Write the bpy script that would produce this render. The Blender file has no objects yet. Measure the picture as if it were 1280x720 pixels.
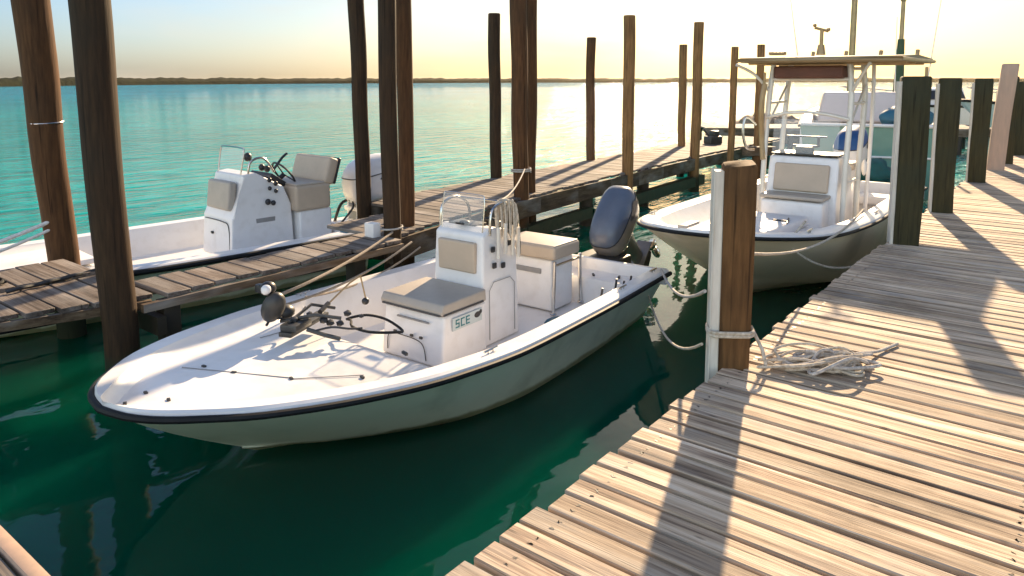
import bpy, bmesh, math, random
from mathutils import Vector, Matrix, noise
random.seed(7)
C = bpy.context.scene.collection
R = math.radians
SC, SS = 0.785, 0.62                      # marina frame: u runs along the dock away from the viewer, v to its left
ROT = math.atan2(SC, SS)
HCAM, DECK = 2.35, 0.75
def XY(u, v, z=0.0): return Vector((SS*u - SC*v, SC*u + SS*v, z))

# ------------------------------------------------------------------ materials
def mat(name, col, rough=0.5, metal=0.0, spec=0.5, coat=0.0, alpha=None, noise_amt=0.0, noise_scale=8.0, stretch=(1,1,1),
        col2=None, bump=0.0, bump_scale=None, island=0.0, trans=0.0, wave=None, detail=6, dirt=None):
    m = bpy.data.materials.new(name); m.use_nodes = True
    nt = m.node_tree; N = nt.nodes; Lk = nt.links
    b = N['Principled BSDF']
    b.inputs['Base Color'].default_value = (*col, 1); b.inputs['Roughness'].default_value = rough
    b.inputs['Metallic'].default_value = metal; b.inputs['Specular IOR Level'].default_value = spec
    b.inputs['Coat Weight'].default_value = coat; b.inputs['Coat Roughness'].default_value = 0.08
    if trans: b.inputs['Transmission Weight'].default_value = trans
    if alpha is not None: b.inputs['Alpha'].default_value = alpha
    tc = N.new('ShaderNodeTexCoord'); mp = N.new('ShaderNodeMapping'); mp.inputs['Scale'].default_value = stretch
    Lk.new(tc.outputs['Object'], mp.inputs['Vector'])
    vec = mp.outputs['Vector']
    gi = N.new('ShaderNodeNewGeometry')
    if island:
        ad = N.new('ShaderNodeVectorMath'); ad.operation = 'MULTIPLY_ADD'
        cx = N.new('ShaderNodeCombineXYZ')
        for k in range(3): Lk.new(gi.outputs['Random Per Island'], cx.inputs[k])
        Lk.new(cx.outputs[0], ad.inputs[0]); ad.inputs[1].default_value = (37, 53, 71); Lk.new(vec, ad.inputs[2]); vec = ad.outputs[0]
    cur = None
    if col2 is not None:
        n = N.new('ShaderNodeTexNoise'); n.inputs['Scale'].default_value = noise_scale; n.inputs['Detail'].default_value = detail
        n.inputs['Roughness'].default_value = 0.62
        Lk.new(vec, n.inputs['Vector'])
        r = N.new('ShaderNodeMapRange'); r.inputs[1].default_value = 0.5-noise_amt; r.inputs[2].default_value = 0.5+noise_amt
        Lk.new(n.outputs['Fac'], r.inputs[0])
        mx = N.new('ShaderNodeMix'); mx.data_type = 'RGBA'
        mx.inputs[6].default_value = (*col, 1); mx.inputs[7].default_value = (*col2, 1)
        Lk.new(r.outputs[0], mx.inputs[0]); cur = mx.outputs[2]
    if dirt is not None:      # broad stains with a shape of their own
        n = N.new('ShaderNodeTexNoise'); n.inputs['Scale'].default_value = dirt[1]; n.inputs['Detail'].default_value = 4
        Lk.new(tc.outputs['Object'], n.inputs['Vector'])
        r = N.new('ShaderNodeMapRange'); r.inputs[1].default_value = 0.5; r.inputs[2].default_value = 0.72; r.inputs[4].default_value = dirt[2]
        Lk.new(n.outputs['Fac'], r.inputs[0])
        mx = N.new('ShaderNodeMix'); mx.data_type = 'RGBA'; mx.inputs[7].default_value = (*dirt[0], 1)
        if cur is None: mx.inputs[6].default_value = (*col, 1)
        else: Lk.new(cur, mx.inputs[6])
        Lk.new(r.outputs[0], mx.inputs[0]); cur = mx.outputs[2]
    if island:
        r = N.new('ShaderNodeMapRange'); r.inputs[3].default_value = 1-island; r.inputs[4].default_value = 1+island
        Lk.new(gi.outputs['Random Per Island'], r.inputs[0])
        vm = N.new('ShaderNodeVectorMath'); vm.operation = 'SCALE'
        Lk.new(cur, vm.inputs[0]); Lk.new(r.outputs[0], vm.inputs['Scale']); cur = vm.outputs[0]
    if cur is not None: Lk.new(cur, b.inputs['Base Color'])
    if bump:
        n2 = N.new('ShaderNodeTexNoise'); n2.inputs['Scale'].default_value = bump_scale or noise_scale; n2.inputs['Detail'].default_value = 5
        Lk.new(vec, n2.inputs['Vector'])
        bp = N.new('ShaderNodeBump'); bp.inputs['Strength'].default_value = min(1, bump*40); bp.inputs['Distance'].default_value = bump
        Lk.new(n2.outputs['Fac'], bp.inputs['Height']); Lk.new(bp.outputs[0], b.inputs['Normal'])
    return m

M = {}
def plank_mat(name, cols, along='y', dark=1.0):
    """weathered deck boards: grain streaks along the board, tone per board"""
    m = bpy.data.materials.new(name); m.use_nodes = True
    nt = m.node_tree; N = nt.nodes; Lk = nt.links; b = N['Principled BSDF']
    tc = N.new('ShaderNodeTexCoord'); gi = N.new('ShaderNodeNewGeometry')
    cx = N.new('ShaderNodeCombineXYZ')
    for k in range(3): Lk.new(gi.outputs['Random Per Island'], cx.inputs[k])
    def streak(sx, sy, det, off):
        ma = N.new('ShaderNodeVectorMath'); ma.operation = 'MULTIPLY'
        ma.inputs[1].default_value = (sx, sy, sx) if along == 'y' else (sy, sx, sx)
        Lk.new(tc.outputs['Object'], ma.inputs[0])
        ad = N.new('ShaderNodeVectorMath'); ad.operation = 'MULTIPLY_ADD'
        Lk.new(cx.outputs[0], ad.inputs[0]); ad.inputs[1].default_value = (off, off*1.7, off*.6); Lk.new(ma.outputs[0], ad.inputs[2])
        n = N.new('ShaderNodeTexNoise'); n.inputs['Scale'].default_value = 1; n.inputs['Detail'].default_value = det
        n.inputs['Roughness'].default_value = .6; n.inputs['Distortion'].default_value = .25
        Lk.new(ad.outputs[0], n.inputs['Vector']); return n.outputs['Fac']
    s1 = streak(55, 1.6, 5, 91); s2 = streak(16, .9, 4, 47); s3 = streak(3, 1.2, 3, 13); s4 = streak(140, 3.0, 3, 77)
    cr = N.new('ShaderNodeValToRGB'); e = cr.color_ramp.elements
    ps = [.33, .42, .50, .57, .67]
    while len(e) < len(cols): e.new(.5)
    for k, c in enumerate(cols): e[k].position = ps[k]; e[k].color = (*[x*dark for x in c], 1)
    mxf = N.new('ShaderNodeMix'); mxf.data_type = 'FLOAT'; mxf.inputs[0].default_value = .55
    Lk.new(s1, mxf.inputs[2]); Lk.new(s2, mxf.inputs[3])
    Lk.new(mxf.outputs[0], cr.inputs[0])
    # grey weathering patches
    mg = N.new('ShaderNodeMix'); mg.data_type = 'RGBA'
    rg = N.new('ShaderNodeMapRange'); rg.inputs[1].default_value = .48; rg.inputs[2].default_value = .72; rg.inputs[4].default_value = .8
    Lk.new(s3, rg.inputs[0]); Lk.new(rg.outputs[0], mg.inputs[0]); Lk.new(cr.outputs[0], mg.inputs[6])
    mg.inputs[7].default_value = (.30*dark, .275*dark, .25*dark, 1)
    # dark thin checks (cracks)
    rc = N.new('ShaderNodeMapRange'); rc.inputs[1].default_value = .31; rc.inputs[2].default_value = .39; rc.inputs[3].default_value = .42; rc.inputs[4].default_value = 1
    Lk.new(s4, rc.inputs[0])
    ri = N.new('ShaderNodeMapRange'); ri.inputs[3].default_value = .62; ri.inputs[4].default_value = 1.22
    Lk.new(gi.outputs['Random Per Island'], ri.inputs[0])
    mu = N.new('ShaderNodeMath'); mu.operation = 'MULTIPLY'; Lk.new(rc.outputs[0], mu.inputs[0]); Lk.new(ri.outputs[0], mu.inputs[1])
    vm = N.new('ShaderNodeVectorMath'); vm.operation = 'SCALE'; Lk.new(mg.outputs[2], vm.inputs[0]); Lk.new(mu.outputs[0], vm.inputs['Scale'])
    st = N.new('ShaderNodeTexNoise'); st.inputs['Scale'].default_value = 1.1; st.inputs['Detail'].default_value = 5; st.inputs['Roughness'].default_value = .65
    Lk.new(tc.outputs['Object'], st.inputs['Vector'])
    rs = N.new('ShaderNodeMapRange'); rs.inputs[1].default_value = .52; rs.inputs[2].default_value = .68; rs.inputs[3].default_value = 1; rs.inputs[4].default_value = .62
    Lk.new(st.outputs['Fac'], rs.inputs[0])
    kn = N.new('ShaderNodeTexVoronoi'); kn.inputs['Scale'].default_value = 1
    kv = N.new('ShaderNodeVectorMath'); kv.operation = 'MULTIPLY'; kv.inputs[1].default_value = (11, 3.2, 1) if along == 'y' else (3.2, 11, 1)
    Lk.new(tc.outputs['Object'], kv.inputs[0]); Lk.new(kv.outputs[0], kn.inputs['Vector'])
    rk = N.new('ShaderNodeMapRange'); rk.inputs[1].default_value = .03; rk.inputs[2].default_value = .10; rk.inputs[3].default_value = .35; rk.inputs[4].default_value = 1
    Lk.new(kn.outputs['Distance'], rk.inputs[0])
    m2 = N.new('ShaderNodeMath'); m2.operation = 'MULTIPLY'; Lk.new(rs.outputs[0], m2.inputs[0]); Lk.new(rk.outputs[0], m2.inputs[1])
    vm2 = N.new('ShaderNodeVectorMath'); vm2.operation = 'SCALE'; Lk.new(vm.outputs[0], vm2.inputs[0]); Lk.new(m2.outputs[0], vm2.inputs['Scale'])
    Lk.new(vm2.outputs[0], b.inputs['Base Color'])
    b.inputs['Roughness'].default_value = .78; b.inputs['Specular IOR Level'].default_value = .3
    bp = N.new('ShaderNodeBump'); bp.inputs['Strength'].default_value = .7; bp.inputs['Distance'].default_value = .004
    ad2 = N.new('ShaderNodeMath'); ad2.operation = 'ADD'; Lk.new(s1, ad2.inputs[0]); Lk.new(s4, ad2.inputs[1])
    Lk.new(ad2.outputs[0], bp.inputs['Height']); Lk.new(bp.outputs[0], b.inputs['Normal'])
    return m
COLS = [(.09,.065,.05), (.30,.21,.145), (.52,.39,.27), (.66,.52,.38), (.76,.65,.51)]
M['plank'] = plank_mat('weathered_planks', COLS)
M['plank_pier'] = plank_mat('weathered_pier_planks', [(.045,.032,.025), (.10,.073,.055), (.155,.122,.10), (.21,.172,.145), (.27,.23,.195)])
M['fascia'] = plank_mat('fascia_boards', [(.04,.024,.014), (.075,.046,.026), (.11,.07,.04), (.14,.095,.056), (.18,.125,.08)], along='x')
def wood(name, a, b, **k):
    m = mat(name, a, .82, spec=.25, col2=b, noise_amt=.22, noise_scale=6, stretch=(6,6,.55), bump=.008, bump_scale=9, **k)
    nt = m.node_tree; N = nt.nodes; Lk = nt.links; bs = N['Principled BSDF']; src = bs.inputs['Base Color'].links[0].from_socket
    tc = N.new('ShaderNodeTexCoord'); sp = N.new('ShaderNodeSeparateXYZ'); Lk.new(tc.outputs['Object'], sp.inputs[0])
    nz = N.new('ShaderNodeTexNoise'); nz.inputs['Scale'].default_value = 7; nz.inputs['Detail'].default_value = 5; Lk.new(tc.outputs['Object'], nz.inputs['Vector'])
    ma = N.new('ShaderNodeMath'); ma.operation = 'MULTIPLY_ADD'; ma.inputs[1].default_value = -.28; Lk.new(nz.outputs['Fac'], ma.inputs[0]); Lk.new(sp.outputs['Z'], ma.inputs[2])
    r = N.new('ShaderNodeMapRange'); r.interpolation_type = 'SMOOTHSTEP'; r.inputs[1].default_value = .12; r.inputs[2].default_value = .30; Lk.new(ma.outputs[0], r.inputs[0])
    mx = N.new('ShaderNodeMix'); mx.data_type = 'RGBA'; mx.inputs[6].default_value = (.022,.028,.014,1); Lk.new(src, mx.inputs[7]); Lk.new(r.outputs[0], mx.inputs[0])
    # long drying cracks
    cn = N.new('ShaderNodeTexNoise'); cn.inputs['Scale'].default_value = 1; cn.inputs['Detail'].default_value = 4; cm = N.new('ShaderNodeMapping'); cm.inputs['Scale'].default_value = (34,34,.7)
    Lk.new(tc.outputs['Object'], cm.inputs[0]); Lk.new(cm.outputs[0], cn.inputs['Vector'])
    cr = N.new('ShaderNodeMapRange'); cr.inputs[1].default_value = .30; cr.inputs[2].default_value = .40; cr.inputs[3].default_value = .3; Lk.new(cn.outputs['Fac'], cr.inputs[0])
    vm = N.new('ShaderNodeVectorMath'); vm.operation = 'SCALE'; Lk.new(mx.outputs[2], vm.inputs[0]); Lk.new(cr.outputs[0], vm.inputs['Scale'])
    Lk.new(vm.outputs[0], bs.inputs['Base Color'])
    return m
M['pile'] = wood('pile_wood', (.022,.013,.007), (.065,.035,.016), dirt=((.03,.022,.014), 1.3, .8))
M['pile_warm'] = wood('pile_wood_warm', (.048,.022,.009), (.135,.06,.022), dirt=((.05,.03,.016), 1.1, .7))
M['pile_gold'] = wood('pile_wood_gold', (.15,.075,.028), (.34,.18,.07), dirt=((.08,.045,.02), 1.1, .6))
M['post'] = wood('post_wood_green', (.024,.023,.011), (.055,.046,.019), dirt=((.03,.036,.022), 1.6, .8))
M['post_brown'] = wood('post_wood_brown', (.075,.036,.013), (.17,.085,.031), dirt=((.05,.028,.012), 2.0, .6))
M['strip'] = mat('white_rub_board', (.72,.68,.6), .6, col2=(.5,.45,.38), noise_amt=.22, noise_scale=5, stretch=(4,4,.6), bump=.002)
M['pinkpost'] = mat('bleached_wood', (.48,.32,.23), .8, col2=(.38,.27,.2), noise_amt=.2, noise_scale=5, stretch=(4,4,.6), bump=.004)
M['under'] = mat('wet_timber', (.022,.016,.01), .6, col2=(.05,.035,.02), noise_amt=.2, noise_scale=4, stretch=(1,1,1), bump=.004)
M['algae'] = mat('algae_timber', (.018,.03,.014), .5, col2=(.05,.05,.022), noise_amt=.2, noise_scale=9, bump=.006)
M['gel'] = mat('white_gelcoat', (.80,.78,.76), .34, coat=.2, col2=(.75,.73,.71), noise_amt=.25, noise_scale=2.2, bump=.0008, bump_scale=120, dirt=((.52,.47,.41), 9, .22))
M['geldeck'] = mat('nonskid_deck', (.80,.78,.765), .55, col2=(.72,.695,.67), noise_amt=.2, noise_scale=4, bump=.0006, bump_scale=260, dirt=((.56,.5,.43), 2.3, .4))
M['hullgreen'] = mat('pale_hull_gelcoat', (.84,.88,.68), .3, coat=.25, col2=(.78,.82,.62), noise_amt=.2, noise_scale=3, dirt=((.30,.33,.22), 2.0, .5))
M['hullbeige'] = mat('beige_hull_gelcoat', (.86,.70,.48), .35, coat=.15, col2=(.80,.65,.45), noise_amt=.2, noise_scale=2, dirt=((.34,.28,.18), 1.7, .5))
def scum(m):
    nt = m.node_tree; N = nt.nodes; Lk = nt.links; bs = N['Principled BSDF']; src = bs.inputs['Base Color'].links[0].from_socket
    tc = N.new('ShaderNodeTexCoord'); sp = N.new('ShaderNodeSeparateXYZ'); Lk.new(tc.outputs['Object'], sp.inputs[0])
    nz = N.new('ShaderNodeTexNoise'); nz.inputs['Scale'].default_value = 5; nz.inputs['Detail'].default_value = 5; Lk.new(tc.outputs['Object'], nz.inputs['Vector'])
    ma = N.new('ShaderNodeMath'); ma.operation = 'MULTIPLY_ADD'; ma.inputs[1].default_value = -.09; Lk.new(nz.outputs['Fac'], ma.inputs[0]); Lk.new(sp.outputs['Z'], ma.inputs[2])
    r = N.new('ShaderNodeMapRange'); r.interpolation_type = 'SMOOTHSTEP'; r.inputs[1].default_value = -.01; r.inputs[2].default_value = .035; Lk.new(ma.outputs[0], r.inputs[0])
    mx = N.new('ShaderNodeMix'); mx.data_type = 'RGBA'; mx.inputs[6].default_value = (.30,.30,.16,1); Lk.new(src, mx.inputs[7]); Lk.new(r.outputs[0], mx.inputs[0]); Lk.new(mx.outputs[2], bs.inputs['Base Color'])
scum(M['hullgreen']); scum(M['hullbeige'])
M['hullteal'] = mat('teal_hull_gelcoat', (.13,.30,.25), .25, coat=.4, col2=(.10,.25,.21), noise_amt=.2, noise_scale=2)
M['cabinpink'] = mat('offwhite_cabin', (.62,.55,.52), .35, col2=(.55,.49,.46), noise_amt=.2, noise_scale=2)
M['rubber'] = mat('black_rub_rail', (.008,.008,.009), .6, spec=.25, col2=(.016,.016,.016), noise_amt=.2, noise_scale=10)
M['black'] = mat('black_plastic', (.016,.016,.018), .4, col2=(.03,.03,.032), noise_amt=.2, noise_scale=14)
M['tan'] = mat('tan_vinyl', (.50,.40,.30), .5, col2=(.43,.345,.26), noise_amt=.2, noise_scale=4, bump=.001, bump_scale=60)
M['tantop'] = mat('grey_tan_vinyl', (.42,.37,.31), .5, col2=(.36,.315,.265), noise_amt=.2, noise_scale=5, bump=.001, bump_scale=60)
M['piping'] = mat('dark_piping', (.08,.07,.06), .5, col2=(.06,.05,.045), noise_amt=.2)
M['steel'] = mat('stainless', (.62,.6,.57), .22, metal=1, col2=(.52,.5,.47), noise_amt=.2)
M['alu'] = mat('anodised_tube', (.74,.70,.62), .42, metal=.15, col2=(.66,.62,.54), noise_amt=.2)
M['brass'] = mat('golden_tube', (.42,.29,.14), .4, metal=.3, col2=(.32,.21,.1), noise_amt=.2)
M['glass'] = mat('clear_acrylic', (.86,.88,.88), .03, alpha=.24, spec=.7)
M['rope'] = mat('rope_beige', (.64,.57,.47), .85, col2=(.33,.26,.18), noise_amt=.2, noise_scale=45, bump=.003, bump_scale=70)
M['ropegrey'] = mat('rope_grey', (.58,.54,.49), .85, col2=(.26,.23,.2), noise_amt=.2, noise_scale=45, bump=.003, bump_scale=70)
M['ropedark'] = mat('rope_dark', (.36,.30,.23), .85, col2=(.2,.16,.12), noise_amt=.2, noise_scale=45, bump=.003, bump_scale=70)
M['ropewhite'] = mat('rope_white', (.72,.70,.68), .8, col2=(.5,.47,.44), noise_amt=.2, noise_scale=45, bump=.003, bump_scale=70)
M['navy'] = mat('navy_cowl', (.085,.105,.15), .38, coat=.25, col2=(.07,.088,.125), noise_amt=.2)
M['greycowl'] = mat('grey_cowl', (.22,.20,.19), .25, coat=.6, col2=(.17,.155,.15), noise_amt=.2)
M['darkgrey'] = mat('charcoal_metal', (.06,.058,.055), .45, metal=.3, col2=(.04,.04,.038), noise_amt=.2)
M['blue'] = mat('blue_canvas', (.02,.10,.30), .55, col2=(.015,.07,.22), noise_amt=.2, noise_scale=5, bump=.004)
M['bluesteel'] = mat('dark_teal_canvas', (.02,.13,.20), .6, col2=(.014,.09,.15), noise_amt=.2, noise_scale=5, bump=.004)
M['tealdark'] = mat('dark_teal_cloth', (.015,.12,.11), .7, col2=(.01,.07,.07), noise_amt=.2, noise_scale=7, bump=.004)
M['maroon'] = mat('maroon_canvas', (.14,.05,.03), .7, col2=(.09,.035,.02), noise_amt=.2, noise_scale=5)
M['canopy'] = mat('tan_canopy', (.36,.26,.14), .7, col2=(.28,.2,.1), noise_amt=.2, noise_scale=5)
M['decal'] = mat('teal_sticker', (.04,.22,.24), .4, col2=(.03,.18,.2), noise_amt=.2)
M['decalw'] = mat('white_sticker', (.50,.55,.53), .4, col2=(.55,.6,.58), noise_amt=.2)
M['rock'] = mat('rock', (.30,.22,.16), .9, col2=(.18,.13,.095), noise_amt=.25, noise_scale=4, bump=.03, bump_scale=6)
M['grey'] = mat('grey_seam', (.28,.27,.26), .6, col2=(.22,.21,.2), noise_amt=.2)
M['mangrove'] = mat('mangrove_leaves', (.010,.014,.006), .9, spec=.05, col2=(.022,.024,.010), noise_amt=.2, noise_scale=.25, bump=.5, bump_scale=.6)
M['sail'] = mat('furled_green_canvas', (.05,.09,.045), .8, col2=(.035,.065,.03), noise_amt=.2, noise_scale=4)

# ------------------------------------------------------------------ mesh helpers
class MB:
    def __init__(s, off=(0,0,0)): s.bm = bmesh.new(); s.off = Vector(off)
    def box(s, c, d, rz=0, ry=0, rx=0, bev=0.0, seg=2, taper=None):
        r = bmesh.ops.create_cube(s.bm, size=1); vs = r['verts']
        m = Matrix.Translation(Vector(c)) @ Matrix.Rotation(rz,4,'Z') @ Matrix.Rotation(ry,4,'Y') @ Matrix.Rotation(rx,4,'X')
        for v in vs:
            t = (taper if taper and v.co.z > 0 else 1)
            v.co = m @ Vector((v.co.x*d[0]*t, v.co.y*d[1]*t, v.co.z*d[2]))
        if bev:
            es = list({e for v in vs for e in v.link_edges})
            bmesh.ops.bevel(s.bm, geom=es, offset=bev, segments=seg, profile=.6, affect='EDGES')
        return s
    def prism(s, prof, y0, y1, bev=0.0, seg=2, axis='y', inset=0.0):
        """profile in x,z extruded along y; inset narrows the top a little"""
        zs = [p[1] for p in prof]; zm, zM = min(zs), max(zs)
        def pt(p, y):
            k = inset*(p[1]-zm)/max(1e-6, zM-zm); yy = y + (k if y == y0 else -k)
            return (p[0], yy, p[1]) if axis == 'y' else (yy, p[0], p[1])
        a = [s.bm.verts.new(pt(p, y0)) for p in prof]; b = [s.bm.verts.new(pt(p, y1)) for p in prof]
        fs = [s.bm.faces.new(a[::-1]), s.bm.faces.new(b)]
        n = len(prof)
        for i in range(n): fs.append(s.bm.faces.new((a[i], a[(i+1)%n], b[(i+1)%n], b[i])))
        if bev:
            es = list({e for f in fs for e in f.edges})
            bmesh.ops.bevel(s.bm, geom=es, offset=bev, segments=seg, profile=.6, affect='EDGES', clamp_overlap=True)
        return s
    def tube(s, pts, r, n=8, cap=True, closed=False, squash=1.0):
        pts = [Vector(p) for p in pts]; rr = r if isinstance(r, (list, tuple)) else [r]*len(pts)
        rings = []; up = Vector((0,0,1)); prev = None; m = len(pts)
        for i, p in enumerate(pts):
            if closed: t = pts[(i+1)%m]-pts[i-1]
            else: t = pts[min(i+1, m-1)]-pts[max(i-1, 0)]
            t.normalize()
            if prev is None:
                x = t.cross(up); x = x if x.length > .1 else t.cross(Vector((1,0,0)))
            else: x = prev - t*prev.dot(t)
            x.normalize(); prev = x; y = t.cross(x)
            rings.append([s.bm.verts.new(p + (x*math.cos(2*math.pi*k/n) + y*math.sin(2*math.pi*k/n)*squash)*rr[i]) for k in range(n)])
        for i in range(m if closed else m-1):
            a, b = rings[i], rings[(i+1)%m]
            for k in range(n): s.bm.faces.new((a[k], a[(k+1)%n], b[(k+1)%n], b[k]))
        if cap and not closed: s.bm.faces.new(rings[0][::-1]); s.bm.faces.new(rings[-1])
        return s
    def rings(s, rings, cap0=True, cap1=True, closed=True):
        rv = [[s.bm.verts.new(p) for p in r] for r in rings]; n = len(rings[0])
        for i in range(len(rv)-1):
            a, b = rv[i], rv[i+1]
            for k in range(n if closed else n-1):
                q = [a[k], a[(k+1)%n], b[(k+1)%n], b[k]]
                try: s.bm.faces.new(q)
                except ValueError: pass
        if closed:
            if cap0: s.bm.faces.new(rv[0][::-1])
            if cap1: s.bm.faces.new(rv[-1])
        return s
    def ball(s, c, r, sub=2, sc=(1,1,1), jag=0.0, rot=None):
        q = bmesh.ops.create_icosphere(s.bm, subdivisions=sub, radius=1)
        for v in q['verts']:
            k = 1 + (jag*noise.noise(v.co*1.7+Vector(c)*3) if jag else 0)
            p = Vector((v.co.x*sc[0], v.co.y*sc[1], v.co.z*sc[2]))*r*k
            if rot: p = rot @ p
            v.co = p + Vector(c)
        return s
    def build(s, name, m, parent=None, smooth=True, ang=38, loc=None, rotz=None):
        bm = s.bm
        bmesh.ops.remove_doubles(bm, verts=bm.verts, dist=1e-5)
        bmesh.ops.dissolve_degenerate(bm, dist=1e-6, edges=bm.edges)
        bmesh.ops.recalc_face_normals(bm, faces=bm.faces)
        if s.off.length: bmesh.ops.translate(bm, verts=bm.verts, vec=s.off)
        for f in bm.faces: f.smooth = smooth
        for e in bm.edges:
            if len(e.link_faces) == 2 and e.calc_face_angle(0) > R(ang): e.smooth = False
        me = bpy.data.meshes.new(name); bm.to_mesh(me); bm.free()
        me.materials.append(M[m] if isinstance(m, str) else m)
        o = bpy.data.objects.new(name, me); C.objects.link(o)
        if parent is not None: o.parent = parent
        if loc is not None: o.location = loc
        if rotz is not None: o.rotation_euler.z = rotz
        return o
def split(mb, name, m, parent, gap=.012, **k):
    """each separate piece of the mesh becomes an object of its own (pieces that touch stay together)"""
    bm = mb.bm; bm.verts.ensure_lookup_table(); seen = {}; isl = []
    for v in bm.verts:
        if v in seen: continue
        st = [v]; seen[v] = len(isl); cur = []
        while st:
            x = st.pop(); cur.append(x)
            for e in x.link_edges:
                y = e.other_vert(x)
                if y not in seen: seen[y] = len(isl); st.append(y)
        isl.append(cur)
    bb = [(Vector([min(v.co[i] for v in c) for i in range(3)]), Vector([max(v.co[i] for v in c) for i in range(3)])) for c in isl]
    par = list(range(len(isl)))
    def find(i):
        while par[i] != i: i = par[i]
        return i
    for i in range(len(isl)):
        for j in range(i):
            if all(bb[i][0][q]-gap <= bb[j][1][q] and bb[j][0][q]-gap <= bb[i][1][q] for q in range(3)): par[find(i)] = find(j)
    groups = {}
    for i in range(len(isl)): groups.setdefault(find(i), []).append(i)
    out = []
    for g in groups.values():
        nb = MB(mb.off); mp = {}
        vs = [v for i in g for v in isl[i]]
        for v in vs: mp[v] = nb.bm.verts.new(v.co)
        for f in {f for v in vs for f in v.link_faces}: nb.bm.faces.new([mp[v] for v in f.verts])
        out.append(nb.build(name, m, parent, **k))
    bm.free(); return out
def tag(o, label=None, cat=None, group=None, kind=None):
    if label: o['label'] = label
    if cat: o['category'] = cat
    if group: o['group'] = group
    if kind: o['kind'] = kind
    return o
def empty(name, loc, rz, label, cat, group=None):
    o = bpy.data.objects.new(name, None); o.empty_display_size = .2; C.objects.link(o)
    o.location = loc; o.rotation_euler = (0, 0, rz); return tag(o, label, cat, group)
def spline(pts, n=8, closed=False):
    P = [Vector(p) for p in pts]; out = []; m = len(P)
    for i in range(m if closed else m-1):
        if closed: a, b, c, d = P[i-1], P[i], P[(i+1)%m], P[(i+2)%m]
        else: a, b, c, d = P[max(i-1,0)], P[i], P[i+1], P[min(i+2,m-1)]
        for k in range(n):
            t = k/n
            out.append(.5*((2*b)+(c-a)*t+(2*a-5*b+4*c-d)*t*t+(3*b-a-3*c+d)*t**3))
    if not closed: out.append(P[-1])
    return out
def sag(a, b, s, n=14):
    a, b = Vector(a), Vector(b)
    return [a.lerp(b, i/n) - Vector((0,0,1))*s*4*(i/n)*(1-i/n) for i in range(n+1)]
def table(tb):
    """smooth monotone interpolation through (x, y) pairs"""
    xs = [p[0] for p in tb]; ys = [p[1] for p in tb]; n = len(xs)
    d = [(ys[i+1]-ys[i])/(xs[i+1]-xs[i]) for i in range(n-1)]
    m = [d[0]]+[0 if d[i-1]*d[i] <= 0 else 2*d[i-1]*d[i]/(d[i-1]+d[i]) for i in range(1, n-1)]+[d[-1]]
    def f(x):
        if x <= xs[0]: return ys[0]
        if x >= xs[-1]: return ys[-1]
        i = max(k for k in range(n-1) if xs[k] <= x); h = xs[i+1]-xs[i]; t = (x-xs[i])/h
        return ys[i]*(2*t**3-3*t*t+1)+h*m[i]*(t**3-2*t*t+t)+ys[i+1]*(3*t*t-2*t**3)+h*m[i+1]*(t**3-t*t)
    return f

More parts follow.
